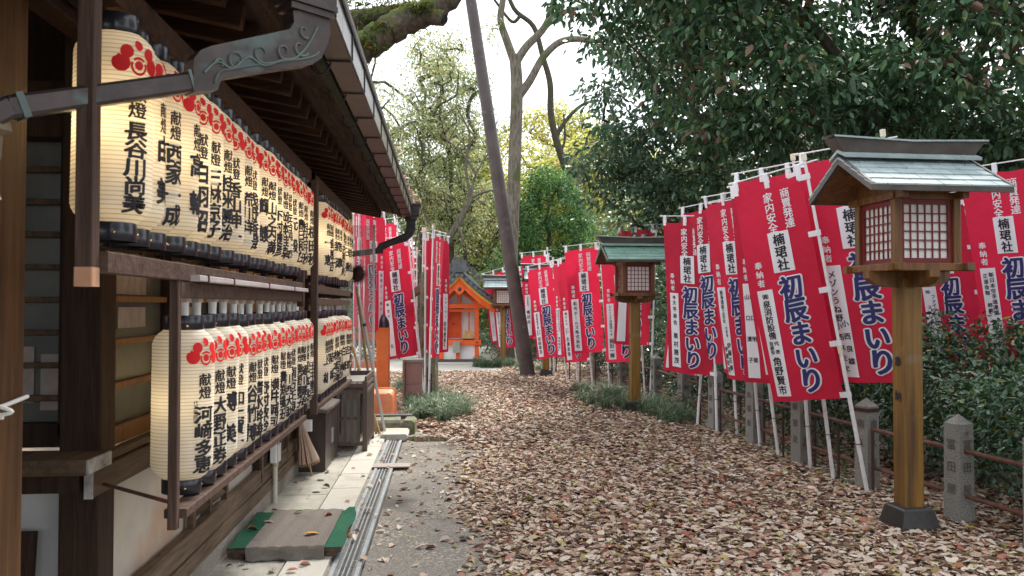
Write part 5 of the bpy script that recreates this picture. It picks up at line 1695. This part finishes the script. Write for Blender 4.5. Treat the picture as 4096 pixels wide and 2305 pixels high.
orn_ = [(-.20, 2.36), (-.26, 2.44), (-.20, 2.50), (-.17, 2.56), (-.21, 2.62), (-.15, 2.68), (-.09, 2.66), (-.06, 2.71), (0, 2.74), (.06, 2.71), (.09, 2.66), (.15, 2.68), (.21, 2.62), (.17, 2.56), (.20, 2.50), (.26, 2.44), (.20, 2.36)]
part('ridge_ornament', MB().prism(orn_[::-1], (V(CXs, yF - .47, 0), V(1, 0, 0), V(0, 0, 1)), .07), tile, sh)
mb = MB()
for s in (-1, 1):
    for (cx, cz, r_) in ((.30, 2.42, .085), (.38, 2.33, .065), (.47, 2.25, .05), (.20, 2.52, .06)):
        ps = []
        for k in range(16):
            a = k * .62; rr = r_ * (1 - k / 18)
            ps.append((CXs + s * (cx + rr * math.cos(a)), yF - .48, cz + rr * math.sin(a)))
        mb.tube(ps, .014, 5)
    mb.tube(smoothpath([(CXs + s * (.22 + .06 * k), yF - .47, 2.36 - .045 * k + .02 * (-1) ** k) for k in range(8)], 3), .02, 6)
    mb.tube(smoothpath([(CXs + s * (.25 + .06 * k), yF - .47, 2.44 - .045 * k + .02 * (-1) ** k) for k in range(8)], 3), .018, 6)
part('ridge_scrolls', mb, tile, sh)
# things on the shrine
bx = thing('wooden_plaque_box', 'stepped block of small wooden plaques on the shrine counter', 'plaque box', (.60, 20.85, .62))
part('stand', MB().box((.60, 20.86, .635), (.28, .20, .03)), wood_dark, bx)
for r_ in range(3):
    for k in range(6):
        part('plaque', MB().box((.60 + (k - 2.5) * .043 + r_ * .004, 20.80 + r_ * .05, .705 + r_ * .045), (.038, .03, .11)), box_wood, bx)
ob = thing('offering_box', 'greenish steel offering box below the shrine counter', 'box', (.29, 20.66, .3))
part('case', MB().box((.29, 20.68, .42), (.19, .09, .26), ch=.006), steel_box, ob)
part('lid', MB().prism([(-.06, 0), (.06, .0), (.06, .02), (-.06, .035)], (V(.29, 20.68, .555), V(0, 1, 0), V(0, 0, 1)), .21), steel_box, ob)
o = part('stone_step', MB().box((.35, 20.35, .02), (1.5, .35, .08), ch=.01), granite_pale, None)
tag(o, 'low pale stone step in front of the small shrine', 'step')

# ==================================================================== ORANGE FENCE, TUB, PAINTED BOX, PILLAR
of = thing('orange_fence', 'vermilion fence with a black capped post beside the shop end', 'fence', (-.97, 12.7, 0))
part('post', MB().box((-.975, 12.7, .58), (.20, .20, 1.16), ch=.01), orange_f, of)
part('cap', MB().lathe([(.098, 1.16), (.10, 1.20), (.085, 1.27), (.05, 1.33), (.0001, 1.37)], 14, c=(-.975, 12.7, 0)), black_lacquer, of, smooth=True)
for z in (1.02, .58):
    part('rail', MB().box((-2.0, 12.74, z), (1.9, .08, .11), ch=.006), orange_f, of)
for xx in (-1.9, -2.7):
    part('post', MB().box((xx, 12.72, .55), (.15, .15, 1.1), ch=.01), orange_f, of)
tb = thing('plastic_tub', 'faded orange plastic tub standing on its side by the kerb', 'tub', (-.82, 10.3, 0))
def rrect(hw, hh, r, n=5):
    out = []
    for cx, cy, a0 in ((hw - r, hh - r, 0), (-hw + r, hh - r, 90), (-hw + r, -hh + r, 180), (hw - r, -hh + r, 270)):
        for k in range(n + 1):
            a = R(a0 + 90 * k / n); out.append((cx + r * math.cos(a), cy + r * math.sin(a)))
    return out
mb = MB(); secs = [(.155, .155, 10.12, .06), (.175, .175, 10.14, .06), (.195, .195, 10.34, .06), (.20, .20, 10.36, .06), (.215, .215, 10.365, .06), (.215, .215, 10.40, .06)]
vs = []
for hw, hh, yy, r_ in secs:
    vs += [(-.84 + p[0], yy, .235 + .16 * 0 + p[1] + .0) for p in rrect(hw, hh, r_)]
nn_ = 24
fs = [(i * nn_ + k, (i + 1) * nn_ + k, (i + 1) * nn_ + (k + 1) % nn_, i * nn_ + (k + 1) % nn_) for i in range(len(secs) - 1) for k in range(nn_)]
fs.append(tuple(range(nn_)))
mb.add(vs, fs)
part('shell', mb, bin_m, tb, smooth=True)
mb = MB()
for k in range(6):
    mb.box((-.63, 10.38, .10 + k * .055), (.012, .045, .01))
part('rim_ribs', mb, bin_m, tb)
gb = thing('painted_box', 'red-brown painted box between the orange post and the mossy pillar', 'stone block', (-.47, 11.8, 0))  # red-brown painted box, given a granite-like surface
for k, (z0, z1) in enumerate(((0, .36), (.365, .68))):
    part('block', MB().box((-.46, 11.85, (z0 + z1) / 2), (.24, .30, z1 - z0), ch=.008), box_redbrown, gb)
part('cap_stone', MB().box((-.46, 11.85, .70), (.28, .34, .035), ch=.006), granite, gb)
part('side_board', MB().box((-.60, 11.80, .36), (.03, .30, .72)), mat('dull_brown', (.22, .12, .08), (.28, .16, .11), 4, .7), gb)
sp_ = thing('mossy_pillar', 'tall mossy stone pillar behind the reversed banners', 'pillar', (-.26, 12.75, 0))
part('shaft', MB().lathe([(.17, 0), (.155, .6), (.145, 1.4), (.13, 2.0), (.11, 2.05)], 8, c=(-.27, 12.95, 0)), moss_stone, sp_)
part('arm', MB().bar((-.30, 12.95, 1.85), (-.75, 13.3, 1.55), .09, .12, ch=.01), stone_c, sp_)

# ==================================================================== GRASS CLUMPS
grass_m = leafmat('lily_turf', [(0, (.04, .08, .035)), (.4, (.09, .16, .08)), (.75, (.18, .26, .15)), (1, (.38, .42, .28))], rough=.4, transl=.25)


def tuft(cx, cy, rx, ry, n, h, name, label):
    P = []; loops = []; cnt = []
    vs = []
    for k in range(n):
        if k % 60 == 0:
            a = random.random() * 6.283; rr = math.sqrt(random.random())
            hx, hy = cx + rx * rr * math.cos(a), cy + ry * rr * math.sin(a); hk = random.uniform(.55, 1.25)
        bx_, by_ = random.gauss(hx, .045), random.gauss(hy, .045)
        a2 = random.random() * 6.283
        d = Vector((math.cos(a2), math.sin(a2), 0)) * random.uniform(.4, 1.35) + Vector((.3, -.25, 0))
        L_ = h * hk * random.uniform(.5, 1.3)
        w_ = Vector((-d.y, d.x, 0)).normalized() * .0035
        p = [Vector((bx_, by_, 0)) + d * L_ * t * t * .9 + Vector((0, 0, L_ * (t * 1.15 - .75 * t * t) * 1.25)) for t in (0, .35, .7, 1)]
        i0 = len(vs)
        for q, ww in zip(p, (1, 1, .8, .1)):
            vs += [q - w_ * ww, q + w_ * ww]
        for j in range(3):
            loops += [i0 + 2 * j, i0 + 2 * j + 1, i0 + 2 * j + 3, i0 + 2 * j + 2]; cnt.append(4)
    o = link(name, npmesh(name, [tuple(v) for v in vs], loops, cnt, grass_m), None, 'stuff', label)
    return o


tuft(-.12, 11.3, .42, 1.2, 4200, .34, 'lily_turf', 'clump of lily turf round the left banner poles')
tuft(-.55, 14.2, .35, 1.2, 1200, .3, 'lily_turf', 'lily turf behind the painted box')
tuft(2.42, 12.6, .35, 1.6, 2600, .34, 'lily_turf', 'lily turf along the right edge of the path')
tuft(2.95, 10.6, .35, 1.4, 1800, .32, 'lily_turf', 'lily turf round the middle lantern post')
tuft(1.25, 19.6, .55, .5, 1800, .32, 'lily_turf', 'lily turf beside the farthest wooden lantern')
tuft(2.0, 18.3, .5, .8, 1000, .28, 'lily_turf', 'lily turf behind the leaning pole')
tuft(3.35, 6.0, .15, 1.6, 260, .11, 'grass_tufts', 'thin grass between the pole feet')

# ==================================================================== HEDGE
hedge_m = leafmat('hedge_leaf', [(0, (.016, .05, .02)), (.4, (.03, .085, .034)), (.7, (.05, .125, .05)), (.93, (.08, .16, .06)), (1, (.25, .25, .06))], rough=.28, transl=.12, spec=.7)


def hedge(cx0, cx1, y0, y1, n, seed, ztop, size=.06):
    r = np.random.default_rng(seed)
    P = np.empty((0, 3))
    nc = n // 14
    C = np.stack([r.uniform(cx0, cx1, nc), r.uniform(y0, y1, nc), np.zeros(nc)], 1)
    # front face bias
    C[:, 0] = cx0 + (cx1 - cx0) * r.random(nc) ** 1.5
    top = ztop(C[:, 0], C[:, 1])
    C[:, 2] = top * (.12 + .88 * r.random(nc) ** .7)
    C[:, 0] += .25 * np.sin(C[:, 1] * 2.3) * (C[:, 2] / 1.2)
    C[:, 0] += np.where(C[:, 2] < .35, .35, 0)
    return C


def hedge_thing(label, C, size, trunk_pts):
    c0 = C.mean(0)
    t = thing('hedge_shrub', label, 'hedge', (float(c0[0]), float(c0[1]), 0), 0, 'glossy hedge shrubs behind the stone fence')
    P, D, Nn = cluster_leaves(C, 14, .10, .25)
    P[:, 2] = np.maximum(P[:, 2], .05)
    leaf_obj('crown', P, D, Nn, rng.uniform(.65, 1.15, len(P)) * size * .92, .45, hedge_m, t, fold=.15, curl=.2)
    mb = MB()
    for k in range(9):
        b = C[random.randrange(len(C))]
        a = Vector((c0[0] + random.uniform(-.3, .3), c0[1] + random.uniform(-.8, .8), 0))
        mb.tube([a, a.lerp(Vector(b), .5) + V(random.uniform(-.1, .1), random.uniform(-.1, .1), .1), Vector(b)], [.018, .012, .004], 5)
    part('stems', mb, bark_dk, t)


ztop = lambda x, y: np.clip(.92 + .10 * np.sin(y * 1.9) + .22 * (x - 3.4) * (y < 8) - .0 * y, .7, 1.5)
hl = ['near hedge shrub at the right edge of the picture', 'hedge shrub under the banner behind the lantern post', 'hedge shrub below the front red banners', 'hedge shrub between the front banners and the middle lantern',
      'hedge shrub behind the middle wooden lantern', 'hedge shrub left of the middle wooden lantern', 'far hedge shrub behind the cluster of banners']
for i, (y0, y1, nn_) in enumerate(((3.9, 5.4, 7000), (5.4, 7.0, 7500), (7.0, 8.8, 7000), (8.8, 11, 6000), (11, 13.2, 4500), (13.2, 15.6, 3500), (15.6, 18.5, 2800))):
    x0 = (3.80 if y0 < 6 else 3.58) if y0 < 9 else (3.35 if y0 < 13 else 2.9)
    C = hedge(x0, x0 + 1.7, y0, y1, nn_, 20 + i, ztop)
    hedge_thing(hl[i], C, .066 if y0 < 9 else .085, None)
# taller laurel mass on the right, seen over the fence
C = hedge(4.5, 6.5, 4.9, 8.2, 6500, 41, lambda x, y: np.full_like(x, 1.30) + .12 * np.sin(x * 3))
hedge_thing('taller laurel bush rising at the right in front of the cut off banner', C, .07, None)
# low sprouts in front of the fence
t = thing('sapling', 'small broad-leaved seedlings growing at the foot of the fence', 'plant', (3.1, 9.5, 0))
C = np.array([[3.02, 9.9, .18], [3.1, 10.1, .3], [3.0, 9.6, .1], [3.4, 8.9, .15], [3.2, 10.6, .35], [3.35, 6.6, .1], [3.45, 6.9, .2], [3.35, 7.7, .12], [3.25, 11.2, .3]])
P, D, Nn = cluster_leaves(C, 26, .09, .2); P[:, 2] = np.maximum(P[:, 2], .03)
leaf_obj('crown', P, D, Nn, rng.uniform(.05, .085, len(P)), .4, leafmat('sprout', [(0, (.04, .10, .04)), (1, (.12, .2, .08))], .4, .2), t)
# ==================================================================== TREES
ever_m = leafmat('evergreen_leaf', [(0, (.022, .055, .022)), (.35, (.045, .108, .048)), (.62, (.072, .16, .072)), (.86, (.11, .215, .10)), (.95, (.11, .16, .04)), (.985, (.15, .14, .055)), (1, (.18, .11, .07))],
                 rough=.42, transl=.22, spec=.45, big=.8)
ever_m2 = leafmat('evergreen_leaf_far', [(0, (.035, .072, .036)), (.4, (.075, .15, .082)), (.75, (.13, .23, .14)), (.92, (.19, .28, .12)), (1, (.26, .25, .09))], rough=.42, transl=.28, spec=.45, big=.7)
light_m = leafmat('olive_leaf', [(0, (.14, .18, .075)), (.4, (.26, .31, .13)), (.75, (.42, .47, .24)), (.93, (.58, .58, .34)), (1, (.58, .44, .20))], rough=.4, transl=.55, spec=.5, big=.5)
yellow_m = leafmat('sunlit_yellow_leaf', [(0, (.26, .29, .05)), (.4, (.46, .48, .11)), (.8, (.66, .62, .18)), (1, (.70, .52, .18))], rough=.5, transl=.55, big=.35)  # yellow-green foliage with the sunlight on it put into the colour
bush_m = leafmat('bright_bush', [(0, (.03, .09, .025)), (.45, (.07, .18, .05)), (.8, (.13, .28, .08)), (1, (.24, .38, .13))], rough=.45, transl=.4, big=.6)
moss_m = leafmat('fern_tuft', [(0, (.06, .10, .012)), (.6, (.12, .18, .03)), (.9, (.2, .2, .05)), (1, (.34, .13, .03))], rough=.6, transl=.3)
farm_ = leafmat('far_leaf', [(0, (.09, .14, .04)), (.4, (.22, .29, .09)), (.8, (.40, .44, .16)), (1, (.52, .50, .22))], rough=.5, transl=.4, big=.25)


def noise3(p, s, ph=0.):
    return (math.sin(p[0] * s + ph) + math.sin(p[1] * s * 1.3 + 1.7 + ph) + math.sin(p[2] * s * 1.6 + .6 + 2 * ph) + math.sin((p[0] + p[2]) * s * 1.9 + ph)) / 4


def tree(name, label, cat, base, C, per, spread, size, m, trunk=None, tr=.2, barkm=None, wid=.45, droop=.4, group=None, twig=.25, twr=.006):
    t = thing(name, label, cat, (base[0], base[1], 0), 0, group)
    P, D, Nn = cluster_leaves(C, per, spread, droop)
    leaf_obj('crown', P, D, Nn, rng.uniform(.7, 1.25, len(P)) * size, wid, m, t, fold=.14, curl=.22)
    if trunk is None:
        c = C.mean(0); trunk = [(base[0], base[1], 0), (base[0] * .6 + c[0] * .4, base[1] * .6 + c[1] * .4, c[2] * .6), tuple(c)]
    tp = smoothpath(trunk, 5)
    part('trunk', MB().tube(tp, [tr * (1 - .6 * k / (len(tp) - 1)) for k in range(len(tp))], 12), barkm or bark_dk, t, smooth=True)
    branching('branches', tp, C, barkm or bark_dk, t, r0=twr, frac=twig)
    return t


# big evergreens on the right
def fD1(p):
    # near crown: left boundary about x=1.6 at y 9, hanging to z 2.9
    e = min(ell(p, (4.3, 8.6, 4.9), (2.9, 1.7, 1.75)), ell(p, (6.4, 8.8, 4.4), (2.6, 1.8, 1.7)), ell(p, (2.9, 9.2, 5.6), (1.7, 1.4, 1.4)))
    if e > 1: return 0
    return (.18 + .82 * min(1, e)) * (1 if noise3(p, 2.4) > -.08 else .04)


C = centres(fD1, 1150, ((1.2, 6.9, 2.6), (9, 10.8, 7)), 5)
tree('evergreen_tree', 'dark broad-leaved evergreen spreading over the top right', 'tree', (8.4, 10.2, 0), C, 34, .15, .115, ever_m,
     trunk=[(8.4, 10.2, 0), (8.0, 10.0, 2.2), (7.0, 9.6, 4.0), (5.6, 9.2, 5.0)], tr=.28, twig=.5, wid=.42, droop=.75, twr=.008)


def fD2(p):
    e = min(ell(p, (4.2, 12.2, 4.4), (2.3, 1.6, 1.9)), ell(p, (6.8, 12.8, 3.8), (3.0, 1.8, 2.0)), ell(p, (3.3, 12.2, 3.9), (1.25, 1.2, 1.25)))
    if e > 1: return 0
    return (.2 + .8 * e) * (1 if noise3(p, 1.9, 1.) > -.05 else .05)


C = centres(fD2, 950, ((1.9, 10.4, 1.7), (10.5, 14.8, 6.4)), 6)
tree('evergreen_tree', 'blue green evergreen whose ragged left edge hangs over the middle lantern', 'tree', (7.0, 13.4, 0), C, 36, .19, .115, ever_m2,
     trunk=[(7.0, 13.4, 0), (6.8, 13.2, 2.0), (6.0, 12.8, 3.4), (5.0, 12.5, 4.3)], tr=.25, twig=.5, wid=.42, droop=.6, twr=.008)


def fD3(p):
    e = min(ell(p, (9.0, 17, 3.0), (5.5, 2, 3.2)), ell(p, (6.2, 19, 2.8), (2.6, 2, 2.4)))
    return 0 if e > 1 else (.3 + .7 * e) * (1 if noise3(p, 1.3, 2.) > -.25 else .1)


C = centres(fD3, 700, ((2.5, 15, .2), (14.5, 21, 6.2)), 7)
tree('evergreen_tree', 'shaded evergreen filling the gap between banners and high foliage', 'tree', (9.5, 18, 0), C, 30, .28, .15, ever_m2, tr=.3, twig=.3, wid=.45, twr=.01)

# tall forked tree in the middle
t = thing('forked_tree', 'tall pale-barked tree forking high up right of the steel pole', 'tree', (1.75, 22, 0))
main = smoothpath([(1.62, 22, -.1), (1.72, 22, .5), (1.80, 22, 2.5), (1.92, 22, 5.6), (1.98, 22, 7.5), (1.92, 22, 8.5)], 6)
rad = [.38, .31, .27, .24, .22, .21, .205] + [.20 - .0018 * k for k in range(len(main) - 7)]
mt = MB().tube(main, rad, 14)
tk = part('trunk', mt, bark, t, smooth=True)
def limb(pts, r0, r1, m=bark, parent=None, nm='limb'):
    sp = smoothpath(pts, 6); n_ = len(sp)
    return part(nm, MB().tube(sp, [r0 + (r1 - r0) * k / (n_ - 1) for k in range(n_)], 10), m, parent, smooth=True)
limb([(1.95, 22, 8.2), (1.70, 22, 8.9), (1.52, 22, 9.5), (1.60, 22, 10.3), (1.45, 22, 11.6)], .125, .075, parent=t)
limb([(1.96, 22, 8.3), (2.25, 22, 8.75), (2.75, 22, 9.3), (3.0, 22, 10.0), (3.2, 22, 11.4)], .125, .075, parent=t)
limb([(2.0, 22, 7.3), (2.35, 22, 7.8), (2.75, 22, 8.5), (3.3, 22, 8.95), (4.1, 22, 8.95), (5.0, 22, 8.5)], .125, .07, parent=t)
limb([(2.75, 22, 9.3), (3.3, 22, 9.75), (4.2, 22, 10.0)], .09, .05, parent=t)
C = centres(lambda p: 1 if (noise3(p, 1.4) > .25) else 0, 60, ((1.2, 21.4, 9.0), (4.6, 23, 11.8)), 8)
P, D, Nn = cluster_leaves(C, 16, .22, .2)
leaf_obj('crown', P, D, Nn, rng.uniform(.07, .12, len(P)), .45, light_m, t)

bark_crook = mat('bark_crooked', (.03, .026, .018), (.085, .07, .045), 9, .95, 1, (3, 3, .8), spots=((.07, .085, .02), 3, .55), bscale=22)
# darker crooked tree behind it
t = thing('crooked_tree', 'dark mossy crooked tree with a hooked low limb in the centre', 'tree', (4.74, 27.5, -0.10))
sp = smoothpath([(5.12, 27.5, -0.10), (4.89, 27.5, 2.57), (4.55, 27.5, 5.32), (4.28, 27.5, 6.08), (3.90, 27.5, 7.15), (3.67, 27.5, 8.22), (3.64, 27.5, 9.29), (3.39, 27.5, 10.21), (3.06, 27.5, 11.28), (2.37, 27.5, 11.89), (1.99, 27.5, 12.96)], 5)
part('trunk', MB().tube(sp, [.165 - .10 * k / len(sp) for k in range(len(sp))], 10), bark_crook, t, smooth=True)
limb([(4.51, 27.5, 5.55), (4.61, 27.5, 5.93), (4.89, 27.5, 6.47), (5.27, 27.5, 6.77), (5.96, 27.5, 6.92)], 0.154, 0.098, bark_crook, t)
limb([(4.58, 27.5, 5.40), (4.31, 27.5, 5.66), (4.25, 27.5, 5.47)], 0.154, 0.126, bark_crook, t)
limb([(3.82, 27.5, 7.38), (4.20, 27.5, 7.99), (4.74, 27.5, 8.53), (5.35, 27.5, 8.76)], 0.084, 0.042, bark_crook, t)
limb([(3.97, 27.5, 6.85), (4.16, 27.5, 7.31), (4.12, 27.5, 8.22)], 0.056, 0.028, bark_crook, t)
limb([(2.60, 27.5, 11.66), (2.29, 27.5, 11.43), (1.68, 27.5, 12.19)], 0.070, 0.042, bark_crook, t)

# mossy limbs from a great tree behind the shop roof
t = thing('mossy_tree', 'great camphor tree whose mossy limbs reach over the shop roof', 'tree', (-2.8, 8.6, 0))
sp = smoothpath([(-2.9, 8.6, 0), (-2.6, 8.4, 2.2), (-1.7, 8.1, 3.3)], 6)
part('trunk', MB().tube(sp, [.45 - .27 * k / len(sp) for k in range(len(sp))], 14), bark_moss, t, smooth=True)
L1 = smoothpath([(-1.8, 8.1, 3.2), (-1.2, 8, 3.75), (-.93, 8, 4.02), (-.68, 8, 4.18), (-.42, 8, 4.36), (-.12, 8, 4.50), (.12, 8, 4.75), (.5, 8, 5.3)], 7)
part('limb', MB().tube([p + V(0, 0, .02 * math.sin(i * 1.9)) for i, p in enumerate(L1)], [.165 - .045 * k / len(L1) + .008 * math.sin(k * 1.3) for k in range(len(L1))], 16), bark_moss, t, smooth=True)
L2 = smoothpath([(-1.9, 8.3, 4.15), (-1.1, 8.25, 4.40), (-.7, 8.2, 4.46), (-.35, 8.1, 4.50)], 7)
part('limb', MB().tube(L2, [.13 - .04 * k / len(L2) for k in range(len(L2))], 12), bark_moss, t, smooth=True)
kn = part('cut_stub', MB().tube([(-.18, 7.97, 4.42), (-.02, 7.9, 4.36)], [.10, .075], 12), bark_moss, t, smooth=True)
part('hollow', MB().tube([(-.02, 7.905, 4.36), (-.004, 7.895, 4.355)], [.052, .045], 12), toro_black, kn)
P = []; D = []
for (cx, cy, cz, rr, nn_) in ((-.83, 7.85, 4.07, .09, 260), (-.62, 7.85, 4.24, .06, 90), (-.26, 7.83, 4.44, .06, 200), (-.95, 8.0, 4.50, .16, 260), (-.6, 8.05, 4.53, .16, 240)):
    for _ in range(nn_):
        q = rng.normal(size=3) * rr * np.array([1.2, .6, .5]) + np.array([cx, cy, cz])
        P.append(q); D.append(rng.normal(size=3) * .6 + np.array([0, -.5, -.15]))
P = np.array(P); D = np.array(D)
leaf_obj('fern_tufts', P, D, np.array([0, 0, 1.]) + rdir(len(P)) * .8, rng.uniform(.05, .10, len(P)), .13, moss_m, t)

# round bright bush-like tree in the centre
def fB(p):
    e = ell(p, (3.45, 26, 4.0), (1.35, 1.2, 2.1)) if p[2] > 1 else 2
    return 0 if e > 1 else (.15 + .85 * e) * (1 if noise3(p, 3.0) > -.3 else .2)
C = centres(fB, 330, ((1.9, 24.6, 1.4), (5.0, 27.4, 6.3)), 9)
tree('round_tree', 'rounded bright green tree in the centre behind the banners', 'tree', (3.45, 26, 0), C, 34, .20, .12, bush_m, tr=.15, twig=.5)
def fB2(p):
    e = min(ell(p, (2.7, 27.5, 2.2), (1.8, 1.2, 1.9)), ell(p, (5.3, 27.5, 2.4), (2.2, 1.2, 2.2)))
    return 0 if e > 1 else (.2 + .8 * e)
C = centres(fB2, 260, ((.5, 26, .3), (8, 29, 5)), 10)
tree('shrub', 'lower green shrubbery behind the cluster of banners', 'shrub', (4.0, 27.5, 0), C, 34, .24, .13, bush_m, tr=.1, twig=.3)

# airy olive-green trees on the left of the steel pole
air = [((-1.6, 24, 0), (-1.7, 24, 5.2), (1.6, 1.4, 3.0), 210, 'slender tree with thin silvery leaves behind the eaves'),
       ((.2, 26, 0), (-.1, 26, 6.6), (1.9, 1.6, 3.2), 240, 'airy olive tree left of the steel pole'),
       ((-.9, 28.5, 0), (-1.0, 28.5, 9.2), (2.6, 1.8, 2.8), 170, 'tall sparse tree above the mossy limb'),
       ((.9, 30, 0), (.8, 30, 4.6), (2.0, 1.5, 2.2), 220, 'leafy tree right behind the small shrine')]
for i, (b, c, r_, n_, lb) in enumerate(air):
    def fA(p, c=c, r_=r_, i=i):
        e = ell(p, c, r_)
        return 0 if e > 1 else (.35 + .65 * e) * (1 if noise3(p, 1.7, i) > (-.05 + max(0, p[2] - 5) * .07) else .05)
    C = centres(fA, int(n_ * 1.45), ((c[0] - r_[0], c[1] - r_[1], c[2] - r_[2]), (c[0] + r_[0], c[1] + r_[1], c[2] + r_[2])), 30 + i)
    tree('airy_tree', lb, 'tree', b, C, 30, .24, .115, light_m, tr=.13, twig=.8, twr=.011, wid=.40, droop=.7, barkm=bark_dk, group='thin trees left of the steel pole')
# bare pale branches crossing in the middle left
t = thing('bare_tree', 'pale bare branching tree above the small shrine', 'tree', (-.4, 23.5, 0))
limb([(-.6, 23.5, 0), (-.35, 23.5, 2.2), (-.05, 23.5, 3.2), (.4, 23.5, 4.0), (.75, 23.5, 4.7)], .16, .08, bark, t, 'trunk')
for pts in ([(.75, 23.5, 4.7), (1.3, 23.4, 4.9), (2.0, 23.4, 4.95)], [(.75, 23.5, 4.7), (.9, 23.5, 5.4), (1.5, 23.5, 6.4)], [(.35, 23.5, 3.9), (.5, 23.3, 3.4), (.2, 23.3, 2.8)],
            [(.75, 23.5, 4.7), (.6, 23.5, 5.6), (.7, 23.5, 6.6), (.3, 23.5, 7.4)], [(0, 23.5, 3.3), (-.6, 23.5, 4.2), (-.8, 23.5, 5.4)], [(.9, 23.5, 5.4), (.5, 23.5, 6.0), (-.2, 23.5, 6.6)]):
    limb(pts, .05, .015, bark, t)
mb = MB()
for k in range(70):
    a = Vector((random.uniform(-.6, 2.0), 23.5, random.uniform(2.6, 7.2)))
    d = Vector((random.uniform(-1, 1), random.uniform(-.3, .3), random.uniform(-.1, .9))).normalized() * random.uniform(.5, 1.2)
    mb.tube(smoothpath([a, a + d * .5 + V(0, 0, .06), a + d], 3), [.014, .012, .010, .008, .006, .005, .004], 4, False)
part('twigs', mb, bark_dk, t, kind='stuff')

# more trees further off, sunlight put into their yellowish leaf colours
far = [((-6, 36), 6.5, 13, farm_), ((-1.2, 38), 5.0, 10.5, farm_), ((3.2, 36), 4.4, 8.8, yellow_m), ((7.5, 34), 5.2, 9.0, yellow_m), ((13.0, 38), 6.0, 9.5, farm_),
       ((-12, 34), 6, 9, farm_), ((20, 34), 7, 9, farm_), ((5.6, 43), 5.4, 12.5, yellow_m), ((-14, 26), 5, 7, farm_)]
fl = ['far tree just right of the mossy limb', 'far pale tree behind the small shrine', 'yellow green tree behind the forked trunk', 'sunny yellow tree behind the dark evergreen edge',
      'far tree behind the hanging evergreen', 'far tree behind the shop roof', 'far tree at the right edge behind the banners', 'tallest yellow tree seen between the forked limbs', 'tree far left behind the shop']
for i, ((x, y), rr, h, m) in enumerate(far):
    c = (x, y, h * .52); r_ = (rr * .8, rr * .4, h * .5)
    def fF(p, c=c, r_=r_, i=i):
        e = ell(p, c, r_)
        return 0 if e > 1 else (.2 + .8 * e) * (1 if noise3(p, 1.0, i) > (-.2 + max(0, p[2] - 6.5) * (.10 if i not in (2, 3, 7) else .03)) else .04)
    C = centres(fF, (900 if m is yellow_m else 600) if x > -10 and x < 15 else 250, ((c[0] - r_[0], c[1] - r_[1], max(.2, c[2] - r_[2])), (c[0] + r_[0], c[1] + r_[1], c[2] + r_[2])), 50 + i)
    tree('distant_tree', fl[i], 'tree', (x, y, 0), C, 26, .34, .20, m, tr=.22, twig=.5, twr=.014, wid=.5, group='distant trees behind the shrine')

# dark undergrowth behind the shrine and behind the banners
def fU(p):
    e = min(ell(p, (2.3, 24.6, .9), (1.6, .9, 1.9)), ell(p, (-2.2, 23, 1.2), (2.2, 1.2, 2.2)), ell(p, (6.5, 23, 1.0), (4.5, 1.5, 2.0)))
    return 0 if e > 1 else .2 + .8 * e
C = centres(fU, 520, ((-4.5, 21.5, .1), (11, 25.6, 3.4)), 70)
P, D, Nn = cluster_leaves(C, 30, .2, .3); P[:, 2] = np.maximum(P[:, 2], .04)
leaf_obj('undergrowth', P, D, Nn, rng.uniform(.08, .15, len(P)), .45, ever_m2)['label'] = 'dark evergreen undergrowth at the back of the path'
C = centres(lambda p: .9 if p[2] < 4.2 + 1.3 * math.sin(p[0] * .4) + noise3(p, .9) else 0, 1500, ((-40, 46, .2), (45, 52, 7)), 71)
P, D, Nn = cluster_leaves(C, 24, .8, .2)
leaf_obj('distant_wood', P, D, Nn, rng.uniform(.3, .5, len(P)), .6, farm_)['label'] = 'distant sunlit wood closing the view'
# cut palm fan by the shrine
pl = thing('fan_palm', 'small dark fan palm just right of the shrine', 'palm', (1.7, 22.6, 0))
mb = MB()
for k in range(9):
    c = Vector((1.7, 22.6, .9 + .12 * k)); a0 = k * 2.4
    dr_ = Vector((math.cos(a0), math.sin(a0) * .6 - .3, .25)).normalized() * .55
    e_ = c + dr_
    for j in range(14):
        a = (j - 6.5) * .2
        rt_ = Matrix.Rotation(a, 3, 'Y') @ dr_.normalized()
        tip = e_ + rt_ * .42 - V(0, 0, .08); w_ = V(0, .0, .012)
        mb.add([e_ - w_, e_ + w_, tip], [(0, 1, 2)])
    mb.bar(c, e_, .008, .008)
part('fronds', mb, mat('palm_green', (.02, .06, .02), (.05, .12, .04), 4, .4), pl)
part('trunk', MB().tube([(1.7, 22.6, 0), (1.7, 22.6, 1.9)], .07, 8), bark_dk, pl)

# trees standing behind and beside the camera, unseen, added to block light
for i, ((x, y), lb) in enumerate((((3.8, -5.5), 'added shading tree behind the camera on the right'), ((-3.0, -8.5), 'added shading tree behind the camera on the left'), ((8.5, .5), 'added shading tree beside the camera'))):
    c = (x, y, 5.0); r_ = (3.2, 3.0, 2.6)
    C = centres(lambda p: 0 if ell(p, c, r_) > 1 else .3 + .7 * ell(p, c, r_), 330, ((x - 3.2, y - 3, 2.4), (x + 3.2, y + 3, 7.6)), 90 + i)
    tree('unseen_shade_tree', lb, 'tree', (x, y, 0), C, 16, .3, .24, ever_m2, tr=.28, twig=.3, wid=.5, group='added shading trees around the camera')

# leaves caught on the roof edge and in the far outlet
P = np.concatenate([np.stack([rng.uniform(-.55, -.38, 140), rng.uniform(6.5, 10.3, 140), rng.uniform(2.77, 2.83, 140)], 1), np.array([-.44, 10.3, 2.86]) + rng.normal(size=(70, 3)) * .06])
leaf_obj('roof_leaves', P, rdir(len(P)), np.array([0, 0, 1.]) + rdir(len(P)) * .6, rng.uniform(.04, .08, len(P)), .5, litter_m)['label'] = 'fallen leaves caught along the eaves gutter'
